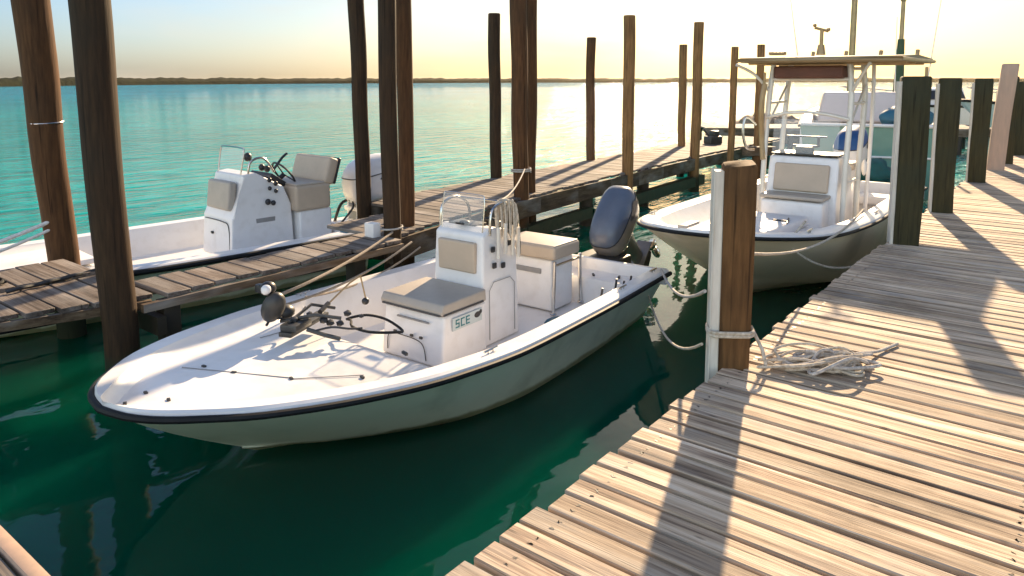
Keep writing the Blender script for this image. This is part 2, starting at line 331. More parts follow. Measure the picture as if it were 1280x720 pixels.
# ------------------------------------------------------------------ water
def make_water():
    bm = bmesh.new()
    bmesh.ops.create_circle(bm, cap_ends=True, segments=96, radius=9000)
    ge = bmesh.ops.extrude_face_region(bm, geom=list(bm.faces))
    for v in ge['geom']:
        if isinstance(v, bmesh.types.BMVert): v.co.z = -5
    bmesh.ops.recalc_face_normals(bm, faces=bm.faces)
    me = bpy.data.meshes.new('water'); bm.to_mesh(me); bm.free()
    o = bpy.data.objects.new('water', me); C.objects.link(o); tag(o, kind='structure'); o.rotation_euler.z = ROT
    m = bpy.data.materials.new('sea_water'); m.use_nodes = True; nt = m.node_tree; N = nt.nodes; Lk = nt.links
    b = N['Principled BSDF']; me.materials.append(m)
    tc = N.new('ShaderNodeTexCoord'); sep = N.new('ShaderNodeSeparateXYZ'); Lk.new(tc.outputs['Object'], sep.inputs[0])
    # sheltered deep basin between dock and pier (small v) against open shallow water over sand (large v, or far along u)
    wob = N.new('ShaderNodeTexNoise'); wob.inputs['Scale'].default_value = .35; wob.inputs['Detail'].default_value = 3
    Lk.new(tc.outputs['Object'], wob.inputs['Vector'])
    def math_(op, a, b_=None, c=None):
        q = N.new('ShaderNodeMath'); q.operation = op
        for i, x in enumerate((a, b_, c)):
            if x is None: continue
            if isinstance(x, (int, float)): q.inputs[i].default_value = x
            else: Lk.new(x, q.inputs[i])
        return q.outputs[0]
    def rng(x, a, b_, c=0, d=1):
        q = N.new('ShaderNodeMapRange'); q.interpolation_type = 'SMOOTHSTEP'
        Lk.new(x, q.inputs[0]); q.inputs[1].default_value = a; q.inputs[2].default_value = b_; q.inputs[3].default_value = c; q.inputs[4].default_value = d
        return q.outputs[0]
    wb = math_('MULTIPLY', math_('SUBTRACT', wob.outputs['Fac'], .5), 3.0)
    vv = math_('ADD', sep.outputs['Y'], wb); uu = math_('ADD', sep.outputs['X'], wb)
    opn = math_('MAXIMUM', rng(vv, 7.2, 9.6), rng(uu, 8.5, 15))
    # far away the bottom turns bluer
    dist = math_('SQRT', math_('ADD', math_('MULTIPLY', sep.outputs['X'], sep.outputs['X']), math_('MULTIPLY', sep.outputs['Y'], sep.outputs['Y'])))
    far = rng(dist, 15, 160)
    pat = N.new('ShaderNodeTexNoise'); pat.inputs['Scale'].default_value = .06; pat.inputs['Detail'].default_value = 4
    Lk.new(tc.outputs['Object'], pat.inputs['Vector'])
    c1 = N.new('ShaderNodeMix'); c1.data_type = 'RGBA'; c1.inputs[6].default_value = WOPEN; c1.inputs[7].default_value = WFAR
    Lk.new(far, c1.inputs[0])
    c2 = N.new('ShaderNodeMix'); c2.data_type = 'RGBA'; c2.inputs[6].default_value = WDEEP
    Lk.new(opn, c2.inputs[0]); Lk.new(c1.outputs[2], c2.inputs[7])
    b.inputs['Subsurface Weight'].default_value = 1; b.inputs['Subsurface Radius'].default_value = (.25, 1.0, .8); b.inputs['Subsurface Scale'].default_value = 8.0
    b.inputs['Roughness'].default_value = .03; b.inputs['IOR'].default_value = 1.33; b.inputs['Specular IOR Level'].default_value = .34
    # ripples: wind waves in the open, faint swell in the basin
    def wv(scale, rot, sx, sy, det, dist_):
        mp = N.new('ShaderNodeMapping'); mp.inputs['Rotation'].default_value = (0, 0, rot); mp.inputs['Scale'].default_value = (sx, sy, 1)
        Lk.new(tc.outputs['Object'], mp.inputs[0])
        n = N.new('ShaderNodeTexNoise'); n.inputs['Scale'].default_value = scale; n.inputs['Detail'].default_value = det; n.inputs['Distortion'].default_value = dist_
        n.inputs['Roughness'].default_value = .55
        Lk.new(mp.outputs[0], n.inputs['Vector']); return n.outputs['Fac']
    # wave crests run roughly across the view (world x): rotate the object frame back by ROT
    big = wv(1.0, ROT+.12, .5, 2.1, 3, .4); mid = wv(1.0, ROT-.25, 1.6, 5.5, 4, .5); sm = wv(2.6, ROT, 1.2, 1.9, 2, .2)
    cal = wv(.55, ROT, 1, 1.3, 2, .3)
    swl = wv(.22, ROT+.1, .6, 2.4, 3, .5)
    h1 = math_('ADD', math_('MULTIPLY', math_('MULTIPLY', swl, far), 1.1), math_('MULTIPLY', big, .30))
    h1 = math_('ADD', h1, math_('MULTIPLY', mid, .12))
    wc = rng(math_('ADD', math_('MULTIPLY', big, .6), math_('MULTIPLY', mid, .4)), .36, .64, -.34, .34)  # wave shading and crest translucence put into the colour: crests lighter, troughs darker
    wcf = math_('ADD', 1.0, math_('MULTIPLY', wc, opn))
    sc = N.new('ShaderNodeVectorMath'); sc.operation = 'SCALE'; Lk.new(c2.outputs[2], sc.inputs[0])
    Lk.new(math_('MULTIPLY', rng(pat.outputs['Fac'], .3, .7, .82, 1.15), wcf), sc.inputs['Scale'])
    Lk.new(sc.outputs[0], b.inputs['Base Color'])
    hop = math_('MULTIPLY', h1, opn)
    hca = math_('MULTIPLY', math_('ADD', math_('MULTIPLY', cal, .036), math_('MULTIPLY', sm, .0035)), math_('SUBTRACT', 1.0, math_('MULTIPLY', opn, .8)))
    bp = N.new('ShaderNodeBump'); bp.inputs['Strength'].default_value = 1; bp.inputs['Distance'].default_value = 1
    Lk.new(math_('ADD', hop, hca), bp.inputs['Height']); Lk.new(bp.outputs[0], b.inputs['Normal'])
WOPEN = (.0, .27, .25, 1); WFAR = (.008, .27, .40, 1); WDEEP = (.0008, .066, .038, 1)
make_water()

# ------------------------------------------------------------------ far shore
def shore():
    mb = MB(); rings = []
    n = 700
    for i in range(n+1):
        t = i/n; az = R(-52 + 112*t)
        d = 260 + 1000*max(0, t-.10)
        h = 2.9 + 1.9*t + .9*noise.noise(Vector((t*60, 0, 0))) + .7*noise.noise(Vector((t*230, 3, 0)))
        h += .45*noise.noise(Vector((t*700, 9, 0)))
        dirv = Vector((math.sin(az), math.cos(az), 0))
        r = []
        for (q, hh) in ((0,-.5),(2,.5),(4,.75),(8,.93),(16,1.0),(40,.9),(60,-.3)):
            r.append(dirv*(d+q*(1+.3*noise.noise(Vector((t*160, q, 2))))) + Vector((0,0,hh*h)))
        rings.append(r)
    mb.rings(rings, closed=False)
    o = mb.build('mangrove_shoreline', 'mangrove', smooth=False)
    tag(o, 'long low dark strip of trees along the far shore', 'shoreline trees', kind='stuff')
shore()

# ------------------------------------------------------------------ decks
def boards(u0, u1, va, vb, pitch=.134, th=.036, top=DECK, gap=.024, jag=.02, mbx=None, missing=(), screws=None):
    """boards laid across; va(u), vb(u) give the two edges"""
    mb = mbx or MB(); u = u0; i = 0
    while u < u1:
        w = pitch-gap+random.uniform(-.004,.004)
        a, b = va(u)+random.uniform(-jag,jag), vb(u)+random.uniform(-jag,jag)
        dz = random.uniform(-.003,.003); rz = random.uniform(-.0018,.0018)
        if i not in missing: mb.box((u+w/2, (a+b)/2, top-th/2+dz), (w, abs(b-a), th), rz=rz, bev=.004, seg=1)
        if screws and u < 11:
            for sv in screws:
                for q in (.3,.7):
                    n0 = len(mb.bm.faces); mb.bm.faces.ensure_lookup_table()
                    rr = bmesh.ops.create_circle(mb.bm, cap_ends=True, segments=8, radius=random.uniform(.0045,.0065))
                    for v_ in rr['verts']: v_.co += Vector((u+w*q+random.uniform(-.006,.006), sv+random.uniform(-.012,.012), top+dz+.0015))
                    for f_ in {f for v_ in rr['verts'] for f in v_.link_faces}: f_.material_index = 1
        u += w + gap*random.uniform(.75,1.3); i += 1
    return mb
def dock_root(name, label, cat='dock'):
    return empty(name, (0,0,0), ROT, label, cat)
d = dock_root('wooden_dock', 'wide sunlit wooden dock of weathered cross boards in the right foreground')
boards(-2.2, 34, lambda u: -1.6, lambda u: 1.53+.012*noise.noise(Vector((u*2,0,0))), screws=(1.42,.1)).build('decking', 'plank', d).data.materials.append(M['darkgrey'])
mb = MB()
for v in (1.42, .1, -1.4): mb.box((16, v, DECK-.036-.11), (36.4, .05, .2))
split(mb, 'stringer', 'under', d)
mb = MB()
for u in (-1.2, 1.4, 3.95, 6.6, 9.2, 11.8, 14.6, 18, 22, 27):
    for v in (1.18, -1.3): mb.tube([(u, v, -.6), (u, v, DECK-.04)], .12, 10)
    mb.box((u+.18, 0, DECK-.036-.3), (.06, 2.9, .17))
split(mb, 'under_piling', 'under', d)

# narrow finger pier between the two skiffs, with the cross platform at its near end
d = dock_root('finger_pier', 'narrow finger pier of grey boards between the left boat and the white skiff')
mb = boards(2.62, 5.0, lambda u: 5.40, lambda u: 5.93, pitch=.20, gap=.016)
mb = boards(.35, 2.55, lambda u: 5.46+.32*max(0, 2.4-u), lambda u: 6.36, pitch=.20, gap=.016, mbx=mb)
boards(.55, 2.50, lambda u: 6.40, lambda u: 7.05, pitch=.20, gap=.016, top=DECK+.03, mbx=mb)
mb.build('decking', 'plank_pier', d)
mb = MB()
mb.box((3.72, 5.375, DECK-.070), (2.60, .05, .065), bev=.006); mb.box((1.43, 5.465+.32*.97+.02, DECK-.070), (2.3, .05, .065), rz=math.atan(-.32), bev=.006)
mb.box((3.7, 5.90, DECK-.085), (2.6, .05, .09)); mb.box((1.4, 6.36, DECK-.08), (2.3, .06, .09)); mb.box((1.5, 7.06, DECK-.1), (2.1, .05, .17))
split(mb, 'edge_beam', 'fascia', d)
mb = MB()
mb.box((2.66, 5.47, .37), (.13, .13, .62), bev=.008); mb.box((2.55, 6.2, .52), (.07, 1.7, .14))
mb.box((4.6, 5.6, .3), (.14,.14,.75), bev=.008)
split(mb, 'support_block', 'under', d)

# wide pier running away to the right
near = table([(4.6,5.52),(8,6.08),(11.2,6.32),(15,6.55),(21,6.7)]); farv = table([(4.6,7.28),(6.1,7.42),(9.5,7.72),(12.5,7.9),(16.5,8.1),(21,8.2)])
d = dock_root('timber_pier', 'long brown timber pier behind the white skiff, running away to the right')
boards(5.02, 20.5, near, lambda u: 6.62 if u < 6.15 else farv(u), pitch=.16, gap=.014, jag=.03).build('decking', 'plank_pier', d)
mb = MB()
def runbeam(mb, f, u0, u1, off, z, h, w=.06, n=14):
    for i in range(n):
        a = u0+(u1-u0)*i/n; b = u0+(u1-u0)*(i+1)/n
        pa, pb = f(a)+off, f(b)+off; L_ = math.hypot(b-a, pb-pa)
        mb.box(((a+b)/2, (pa+pb)/2, z), (L_+.004, w, h), rz=math.atan2(pb-pa, b-a))
runbeam(mb, near, 5.0, 20.5, -.03, DECK-.16, .24)
runbeam(mb, farv, 6.2, 20.5, .03, DECK-.14, .2)
split(mb, 'edge_beam', 'fascia', d)
mb = MB()
runbeam(mb, near, 5.2, 9.9, .0, .24, .17, .12, 5); runbeam(mb, near, 10.6, 14.9, .0, .22, .2, .16, 5)
split(mb, 'low_waler', 'algae', d)
for u in (6.4, 7.9, 10.0, 12.2, 14.7, 17.2, 19.5):
    for f, s in ((near, .12), (farv, -.15)):
        v = f(u)+s
        MB().tube([(u, v, -.7), (u, v, DECK-.04)], .11, 12).build('under_piling', 'under', d)
# ------------------------------------------------------------------ piles
def pile(u, v, ztop, r0, r1, m, label, lean=(0,0), group='tall piles along the piers', square=False, rz=0, zbot=-.8, strip=None, name='mooring_pile', scar=True, cut=0):
    root = empty(name, XY(u, v, 0), 0, label, 'piling', group)
    mb = MB(); n = 18; rings = []
    K = max(8, int((ztop-zbot)/.22)); sd = random.uniform(0, 99)
    for i in range(K+1):
        z = zbot+(ztop-zbot)*i/K; t = (z-0)/max(.1, ztop)
        r = r0+(r1-r0)*t
        cx = lean[0]*t*ztop + .026*noise.noise(Vector((z*.9, sd, 0))); cy = lean[1]*t*ztop + .026*noise.noise(Vector((z*.9, sd, 5)))
        ring = []
        for k in range(n):
            a = 2*math.pi*k/n
            if square:
                e = 7; q = (abs(math.cos(a))**e+abs(math.sin(a))**e)**(-1/e); rr = r*q
                a2 = a+rz
            else:
                rr = r*(1+.06*noise.noise(Vector((math.cos(a)*1.6, math.sin(a)*1.6, z*.5+sd)))+.025*noise.noise(Vector((math.cos(a)*4, math.sin(a)*4, z*1.3+sd)))); a2 = a
            zz = z + (cut*math.cos(a2-.6)*rr if i == K else 0)
            ring.append((cx+rr*math.cos(a2), cy+rr*math.sin(a2), zz))
        rings.append(ring)
    # chamfered head
    last = rings[-1]; c = Vector((sum(p[0] for p in last)/n, sum(p[1] for p in last)/n, 0))
    top = [((p[0]-c.x)*.9+c.x, (p[1]-c.y)*.9+c.y, p[2]+.015) for p in last]
    rings.append(top)
    mb.rings(rings)
    mb.build('shaft', m, root, ang=50)
    if strip:   # pale rub board on one face: (angle of face, thickness, width, z0, z1)
        a, th, w, z0, z1 = strip
        cx = lean[0]*(z0+z1)/2; cy = lean[1]*(z0+z1)/2
        MB().box((cx+math.cos(a)*(r0+th/2+.003), cy+math.sin(a)*(r0+th/2+.003), (z0+z1)/2), (th, w, z1-z0), rz=a, bev=.006).build('rub_board', 'strip', root)
    return root
P = pile
p1 = P(2.63,7.28,3.9,.118,.155,'pile_warm','leftmost tall round pile, leaning, with a thin wire ring round its middle', lean=(-.028,-.03))
MB().tube([(math.cos(a)*.137-.055, math.sin(a)*.137-.06, 1.98+.01*math.sin(a)) for a in [k*math.pi/10 for k in range(20)]], .006, 6, closed=True).build('wire_ring', 'steel', p1)
P(2.30,5.46,3.6,.118,.132,'pile','dark tall pile at the near end of the finger pier, second from the left', lean=(-.02,-.01))
P(6.28,7.42,3.9,.093,.105,'pile','tall dark pile in front of the white outboard motor of the left boat', lean=(-.016,0))
P(5.1,5.62,4.2,.088,.094,'pile','tall pile with a pale block at its foot, front one of the close pair', lean=(-.004,0))
P(5.56,5.88,4.3,.085,.09,'pile_warm','tall reddish pile directly behind the right side of the front pile of the close pair', lean=(0,0))
P(9.26,7.65,3.40,.092,.098,'pile','pile with a flat visible top just left of the tall pair at the photo centre', lean=(-.006,0))
P(7.95,6.12,4.6,.102,.118,'pile_warm','thick tall pile at the centre of the photo, front one of its pair', lean=(-.012,0))
P(8.35,6.25,4.7,.075,.08,'pile_warm','thin tall pile half hidden behind the thick central pile', lean=(.004,0))
P(12.5,7.85,3.17,.088,.092,'pile_warm','free pile with visible top right of the tall central pair', lean=(-.008,0))
P(11.24,6.3,3.43,.096,.102,'pile_gold','tall brown pile above the navy outboard motor', lean=(-.004,0))
P(14.3,8.05,3.2,.07,.075,'pile_gold','thin pile peeking out right behind the brown pile above the navy outboard', lean=(0,0))
P(16.5,7.8,3.18,.09,.095,'pile_gold','pile half hidden behind the left side of the orange brown pile near the right boat', lean=(0,0))
P(14.45,6.5,3.52,.1,.102,'pile_gold','orange brown pile with a flat top left of the right boat', lean=(0,0))
P(14.95,5.92,3.02,.07,.074,'pile_gold','slim orange brown pile just left of the T-top boat', lean=(0,0))
P(16.0,5.75,3.1,.078,.08,'pile_gold','slim pile behind the left edge of the T-top canopy', lean=(0,0))
# square posts along the near dock
ff = R(180)
p0 = P(3.93,1.505,DECK+1.13,.088,.088,'post_brown','nearest square brown dock post with a white rub board and rope tied round it', group='square posts along the dock', square=True, rz=R(-8), strip=(R(172)+0, .045,.13,-.5,DECK+1.10), name='dock_post', cut=.12)
P(7.98,1.36,2.37,.122,.128,'post','thick dark green post at the dock edge beside the stern of the T-top boat', group='square posts along the dock', square=True, rz=R(-20), strip=(R(160),.018,.20,-.2,2.33), name='dock_post')
P(10.2,1.36,2.36,.118,.122,'post','second dark dock post to the right of the T-top boat', group='square posts along the dock', square=True, rz=R(-26), strip=(R(154),.018,.19,-.2,2.30), name='dock_post')
P(13.6,1.36,2.36,.125,.125,'post','third dark dock post with open water on its left', group='square posts along the dock', square=True, rz=R(-30), strip=(R(150),.018,.2,-.2,2.3), name='dock_post')
P(15.6,1.34,2.62,.14,.13,'pinkpost','pale bleached leaning post taller than its dark neighbours', lean=(.07,0), group='square posts along the dock', square=True, rz=R(-30), name='dock_post')
P(16.9,1.25,2.4,.12,.12,'post','dark post right behind the pale leaning post', group='square posts along the dock', square=True, rz=R(-30), name='dock_post')
P(19.0,1.2,2.3,.12,.12,'post','farthest dark post at the right edge of the photo', group='square posts along the dock', square=True, rz=R(-30), name='dock_post')
# small pale block and dock at lower left corner
o = MB().box((0,0,.07),(.10,.14,.15),bev=.01).build('white_block','gel',loc=XY(4.93,5.72,DECK),rotz=ROT); tag(o,'small pale block standing at the foot of the front pile of the close pair','block')
d = dock_root('corner_dock', 'weathered dock corner with pale edge board at the lower left of the photo')
X0 = [(.8,2.95),(.8,2.2)]
boards(-1.2, .74, lambda u: 2.05, lambda u: 3.6, pitch=.15).build('decking', 'plank_pier', d)
mb = MB(); mb.box((.775, 2.85, DECK-.03), (.05, 1.7, .09), bev=.012, rz=.01); mb.build('edge_board', 'pinkpost', d)

# ------------------------------------------------------------------ boats
def hull_parts(root, L, hb, sheer, hullmat, off, rake=(.12,.35,.75,.95), cb=.80, zc=(.30,.04), zk=(.18,-.16), g=.17, deck=None, fwd=1.8, floor=.15, aft=None, aftz=.42,
               decko=.03, rail=.03, deckmat='gel', ramp=.25, name_deck='deck', winset=.14, levels=None):
    """hull, rub rail and liner of a small boat; a=0 bow .. L stern, y half beam"""
    hbf = table(hb); shf = table(sheer)
    NT = 46; ts = [(i/NT)**1.6 for i in range(NT+1)]
    B = hb[-1][1]
    Bm = max(p[1] for p in hb)
    def row(t, s_):
        """half beam of the hull at fraction t of its length, s_ from sheer 0 to chine 1: finer and finer entry further down"""
        f = hbf(min(L, t*L/(1+.0*s_)))/Bm
        return Bm*(1+(cb-1)*s_**.85)*f**(1+.95*s_)
    def sect(t):
        zs = shf(t*L); zch = zc[1]+(zc[0]-zc[1])*(1-min(1,t*1.35))**2; pts = []
        for s_ in (0,.08,.2,.36,.54,.72,.88,1):
            rk = rake[2]*s_**1.25
            pts.append((rk+t*(L-rk), row(t, s_), zs+(zch-zs)*s_))
        hc = pts[-1][1]; rk = rake[2]
        zkk = zk[1]+(zk[0]-zk[1])*(1-min(1,t*1.6))**2
        pts.append((pts[-1][0]+.002, hc-.03*min(1,t*5), zch-.010))
        for q in (.4,.75,1):
            r2 = rake[2]+(rake[3]-rake[2])*q
            pts.append((r2+t*(L-r2), hc*(1-q)*.96, zch-.01+(zkk-zch+.01)*q))
        return pts
    mb = MB(off)
    for sd in (1,-1):
        mb.rings([[(p[0], sd*p[1], p[2]) for p in sect(t)] for t in ts], closed=False)
    last = sect(1.0)
    ring = [(p[0], p[1], p[2]) for p in last]+[(p[0], -p[1], p[2]) for p in last[-2::-1]]
    vs = [mb.bm.verts.new(p) for p in ring]; mb.bm.faces.new(vs)
    mb.build('hull', hullmat, root, ang=30)
    # rub rail
    path = [(t*L, hbf(t*L)+.012, shf(t*L)-.012) for t in ts]
    full = [(p[0], -p[1], p[2]) for p in path[::-1]][:-1]+path
    MB(off).tube([(a-.012*(1-min(1,a/.3)), y, z) for a, y, z in full], rail, 8).build('rub_rail', 'rubber', root)
    # liner
    st = sorted(set([round(i*L/60, 4) for i in range(61)]+[.04,.02,.12,.16]+([fwd,fwd+ramp] if fwd else [])+([aft,aft+.02] if aft else [])))
    secs = []
    for a in st:
        h = hbf(a); zs = shf(a)
        if levels and a > fwd+ramp: zf = table(levels)(a); gg = g
        elif a <= fwd: zf = zs-decko; gg = min(g, h*.5)
        elif a < fwd+ramp: k = (a-fwd)/ramp; k = k*k*(3-2*k); zf = (zs-decko)*(1-k)+floor*k; gg = g
        elif aft and a >= aft+.02: zf = aftz; gg = g
        else: zf = floor; gg = g
        hi = max(.0, h-gg)
        wall = min(winset if zf < zs-.12 else .05, hi*.5)
        secs.append([(a, h, zs-.002), (a, h*.995-.004, zs+.018), (a, max(0,h-.03), zs+.03), (a, hi+.01, zs+.026), (a, hi, zs+.012),
                     (a, max(0,hi-wall), zf+.02), (a, max(0,hi-wall-.04), zf), (a, hi*.4, zf+.006), (a, 0, zf+.008)])
    mb = MB(off)
    for sd in (1,-1): mb.rings([[(p[0], sd*p[1], p[2]) for p in s_] for s_ in secs], closed=False)
    # inner face of the transom
    zs = shf(L); h = hbf(L); zf = aftz if aft else floor
    mb.box((L-.03, 0, (zs+zf)/2), (.055, 2*h-.02, zs-zf+.05), bev=.012)
    mb.build(name_deck, deckmat, root, ang=32)
    return hbf, shf

def superring(cx, cy, z, lx, ly, e=3.2, n=28, tilt=0):
    out = []
    for k in range(n):
        a = 2*math.pi*k/n; c, s_ = math.cos(a), math.sin(a)
        q = (abs(c)**e+abs(s_)**e)**(-1/e)
        out.append((cx+lx*q*c, cy+ly*q*s_, z+tilt*lx*q*c))
    return out
def rotY(p, piv, a):
    x, z = p[0]-piv[0], p[2]-piv[2]
    return (piv[0]+x*math.cos(a)+z*math.sin(a), p[1], piv[2]-x*math.sin(a)+z*math.cos(a))
def outboard(root, off, L, zt, tilt, cowl='navy', lower='greycowl', mid='darkgrey', s=1.0, y=0, lz=1.0, ll=1.0):
    """outboard hung on the transom at a=L; tilted by tilt (cowl forward/up, leg aft)"""
    piv = (L+.12*s, y, zt)
    T = lambda ring: [rotY(p, piv, tilt) for p in ring]
    ob = empty('outboard_motor', (0,0,0), 0, None, None); ob.parent = root
    # cowling
    z0 = zt+.10*s; cx = L+.28*s
    secs = [(0,.27,.155,0),(.03,.30,.18,0),(.12,.325,.195,.0),(.25,.33,.195,.01),(.36,.31,.185,.03),(.44,.26,.16,.05),(.49,.18,.11,.07),(.505,.06,.04,.08)]
    secs = [(dz*lz, lx*ll, ly, dx) for dz, lx, ly, dx in secs]; vz = .30*lz
    lo = MB(off); lo.rings([T(superring(cx+dx*s, y, z0+dz*s, lx*s, ly*s, 3.4)) for dz,lx,ly,dx in secs[:5]]); lo.build('lower_cowl', lower, ob, ang=40)
    up = MB(off); up.rings([T(superring(cx+dx*s, y, z0+dz*s, lx*s*1.012, ly*s*1.012, 3.4)) for dz,lx,ly,dx in [(vz,.322*ll,.191,.02)]+secs[4:]]); up.build('top_cowl', cowl, ob, ang=40)
    sm_ = MB(off); rr_ = superring(cx+.02*s, y, z0+vz*s, .327*ll*s, .196*s, 3.4, 36); sm_.tube(T(rr_), .006*s, 6, closed=True); sm_.build('cowl_seam', 'black', ob)
    # vent recess panel on both sides
    vt = MB(off)
    for sd in (1,-1):
        pr = [(.02,.24),(.20,.36),(.26,.33),(.27,.26),(.12,.19)]
        vs = [vt.bm.verts.new(rotY((cx+px*s, y+sd*(.197 if pz<.3 else .19)*s*1.03, z0+pz*lz*s), piv, tilt)) for px,pz in pr]
        vt.bm.faces.new(vs)
    split(vt, 'air_intake', 'black', ob)
    # midsection, bracket, leg, gearcase
    mm = MB(off); mm.rings([T(superring(cx-.02*s+dx*s, y, z0+dz*s, lx*s, ly*s, 2.6, 20)) for dz,lx,ly,dx in [(.01,.2,.12,0),(-.1,.16,.09,.0),(-.3,.11,.06,.02),(-.62,.09,.04,.04),(-.72,.12,.03,.06)]])
    mm.box(rotY((cx+.08*s,y,z0-.62*s),piv,tilt),(.34*s,.18*s,.015*s),ry=tilt,bev=.004)
    mm.build('midsection', lower, ob, ang=40)
    gc = MB(off); gc.tube([rotY((cx+(x-.02)*s,y,z0-.80*s),piv,tilt) for x in (-.2,-.17,-.1,.05,.18,.24)],[.01*s,.035*s,.055*s,.058*s,.045*s,.03*s],14)
    gc.prism([(cx-.06*s,z0-.8*s),(cx+.1*s,z0-.8*s),(cx+.08*s,z0-1.0*s),(cx+.02*s,z0-1.0*s)],y-.01,y+.01)
    split(gc, 'gearcase', mid, ob, gap=.05, ang=40)
    pr = MB(off)
    for k in range(3):
        a = 2*math.pi*k/3
        c = rotY((cx+.27*s, y+math.cos(a)*.09*s, z0-.80*s+math.sin(a)*.09*s), piv, tilt)
        pr.ball(c, .09*s, 2, (.16,.9,.6), rot=Matrix.Rotation(a,3,'X'))
    pr.build('propeller', 'steel', ob)
    br = MB(off)
    for sd in (.09,-.09):
        br.box((L+.05*s, y+sd*s, zt-.05*s),(.12*s,.03*s,.32*s),bev=.008)
        br.tube([(L+.06*s,y+sd*s,zt-.16*s), rotY((cx-.06*s,y+sd*.6*s,z0-.12*s),piv,tilt)],.022*s,8)
    br.box((L+.03*s,y,zt+.02*s),(.1*s,.3*s,.05*s),bev=.01)
    split(br, 'transom_bracket', mid, ob)
    cb = MB(off); cb.tube(spline([(L-.22*s,y+.06*s,zt-.12*s),(L-.1*s,y+.09*s,zt+.08*s),(L+.03*s,y+.05*s,zt+.13*s),rotY((cx-.3*s,y,z0+.04*s),piv,tilt)],6),.018*s,7)
    cb.tube(spline([(L-.25*s,y-.07*s,zt-.14*s),(L-.08*s,y-.1*s,zt+.04*s),rotY((cx-.3*s,y-.05*s,z0+.03*s),piv,tilt)],6),.012*s,7)
    split(cb, 'cable', 'black', ob)
    return ob

def wheel(mbx, c, r, tilt, n=20):
    c = Vector(c); Rm = Matrix.Rotation(tilt, 3, 'Y')
    pts = [c+Rm@Vector((math.cos(a)*r*0, math.sin(a)*r, math.cos(a)*r)) for a in [2*math.pi*k/n for k in range(n)]]
    mbx.tube(pts, .013, 7, closed=True)
    for a in (0, 2.1, 4.2): mbx.tube([c, c+Rm@Vector((0, math.sin(a)*r, math.cos(a)*r))], .009, 6)
    mbx.tube([c, c-Rm@Vector((.14,0,0))], .03, 10)

def cushion(name, m, root, off, x0, x1, y0, y1, z0, z1, bev=.03, topm=None):
    MB(off).box(((x0+x1)/2,(y0+y1)/2,(z0+z1)/2),(x1-x0,y1-y0,z1-z0),bev=bev,seg=4).build(name, m, root, ang=60)

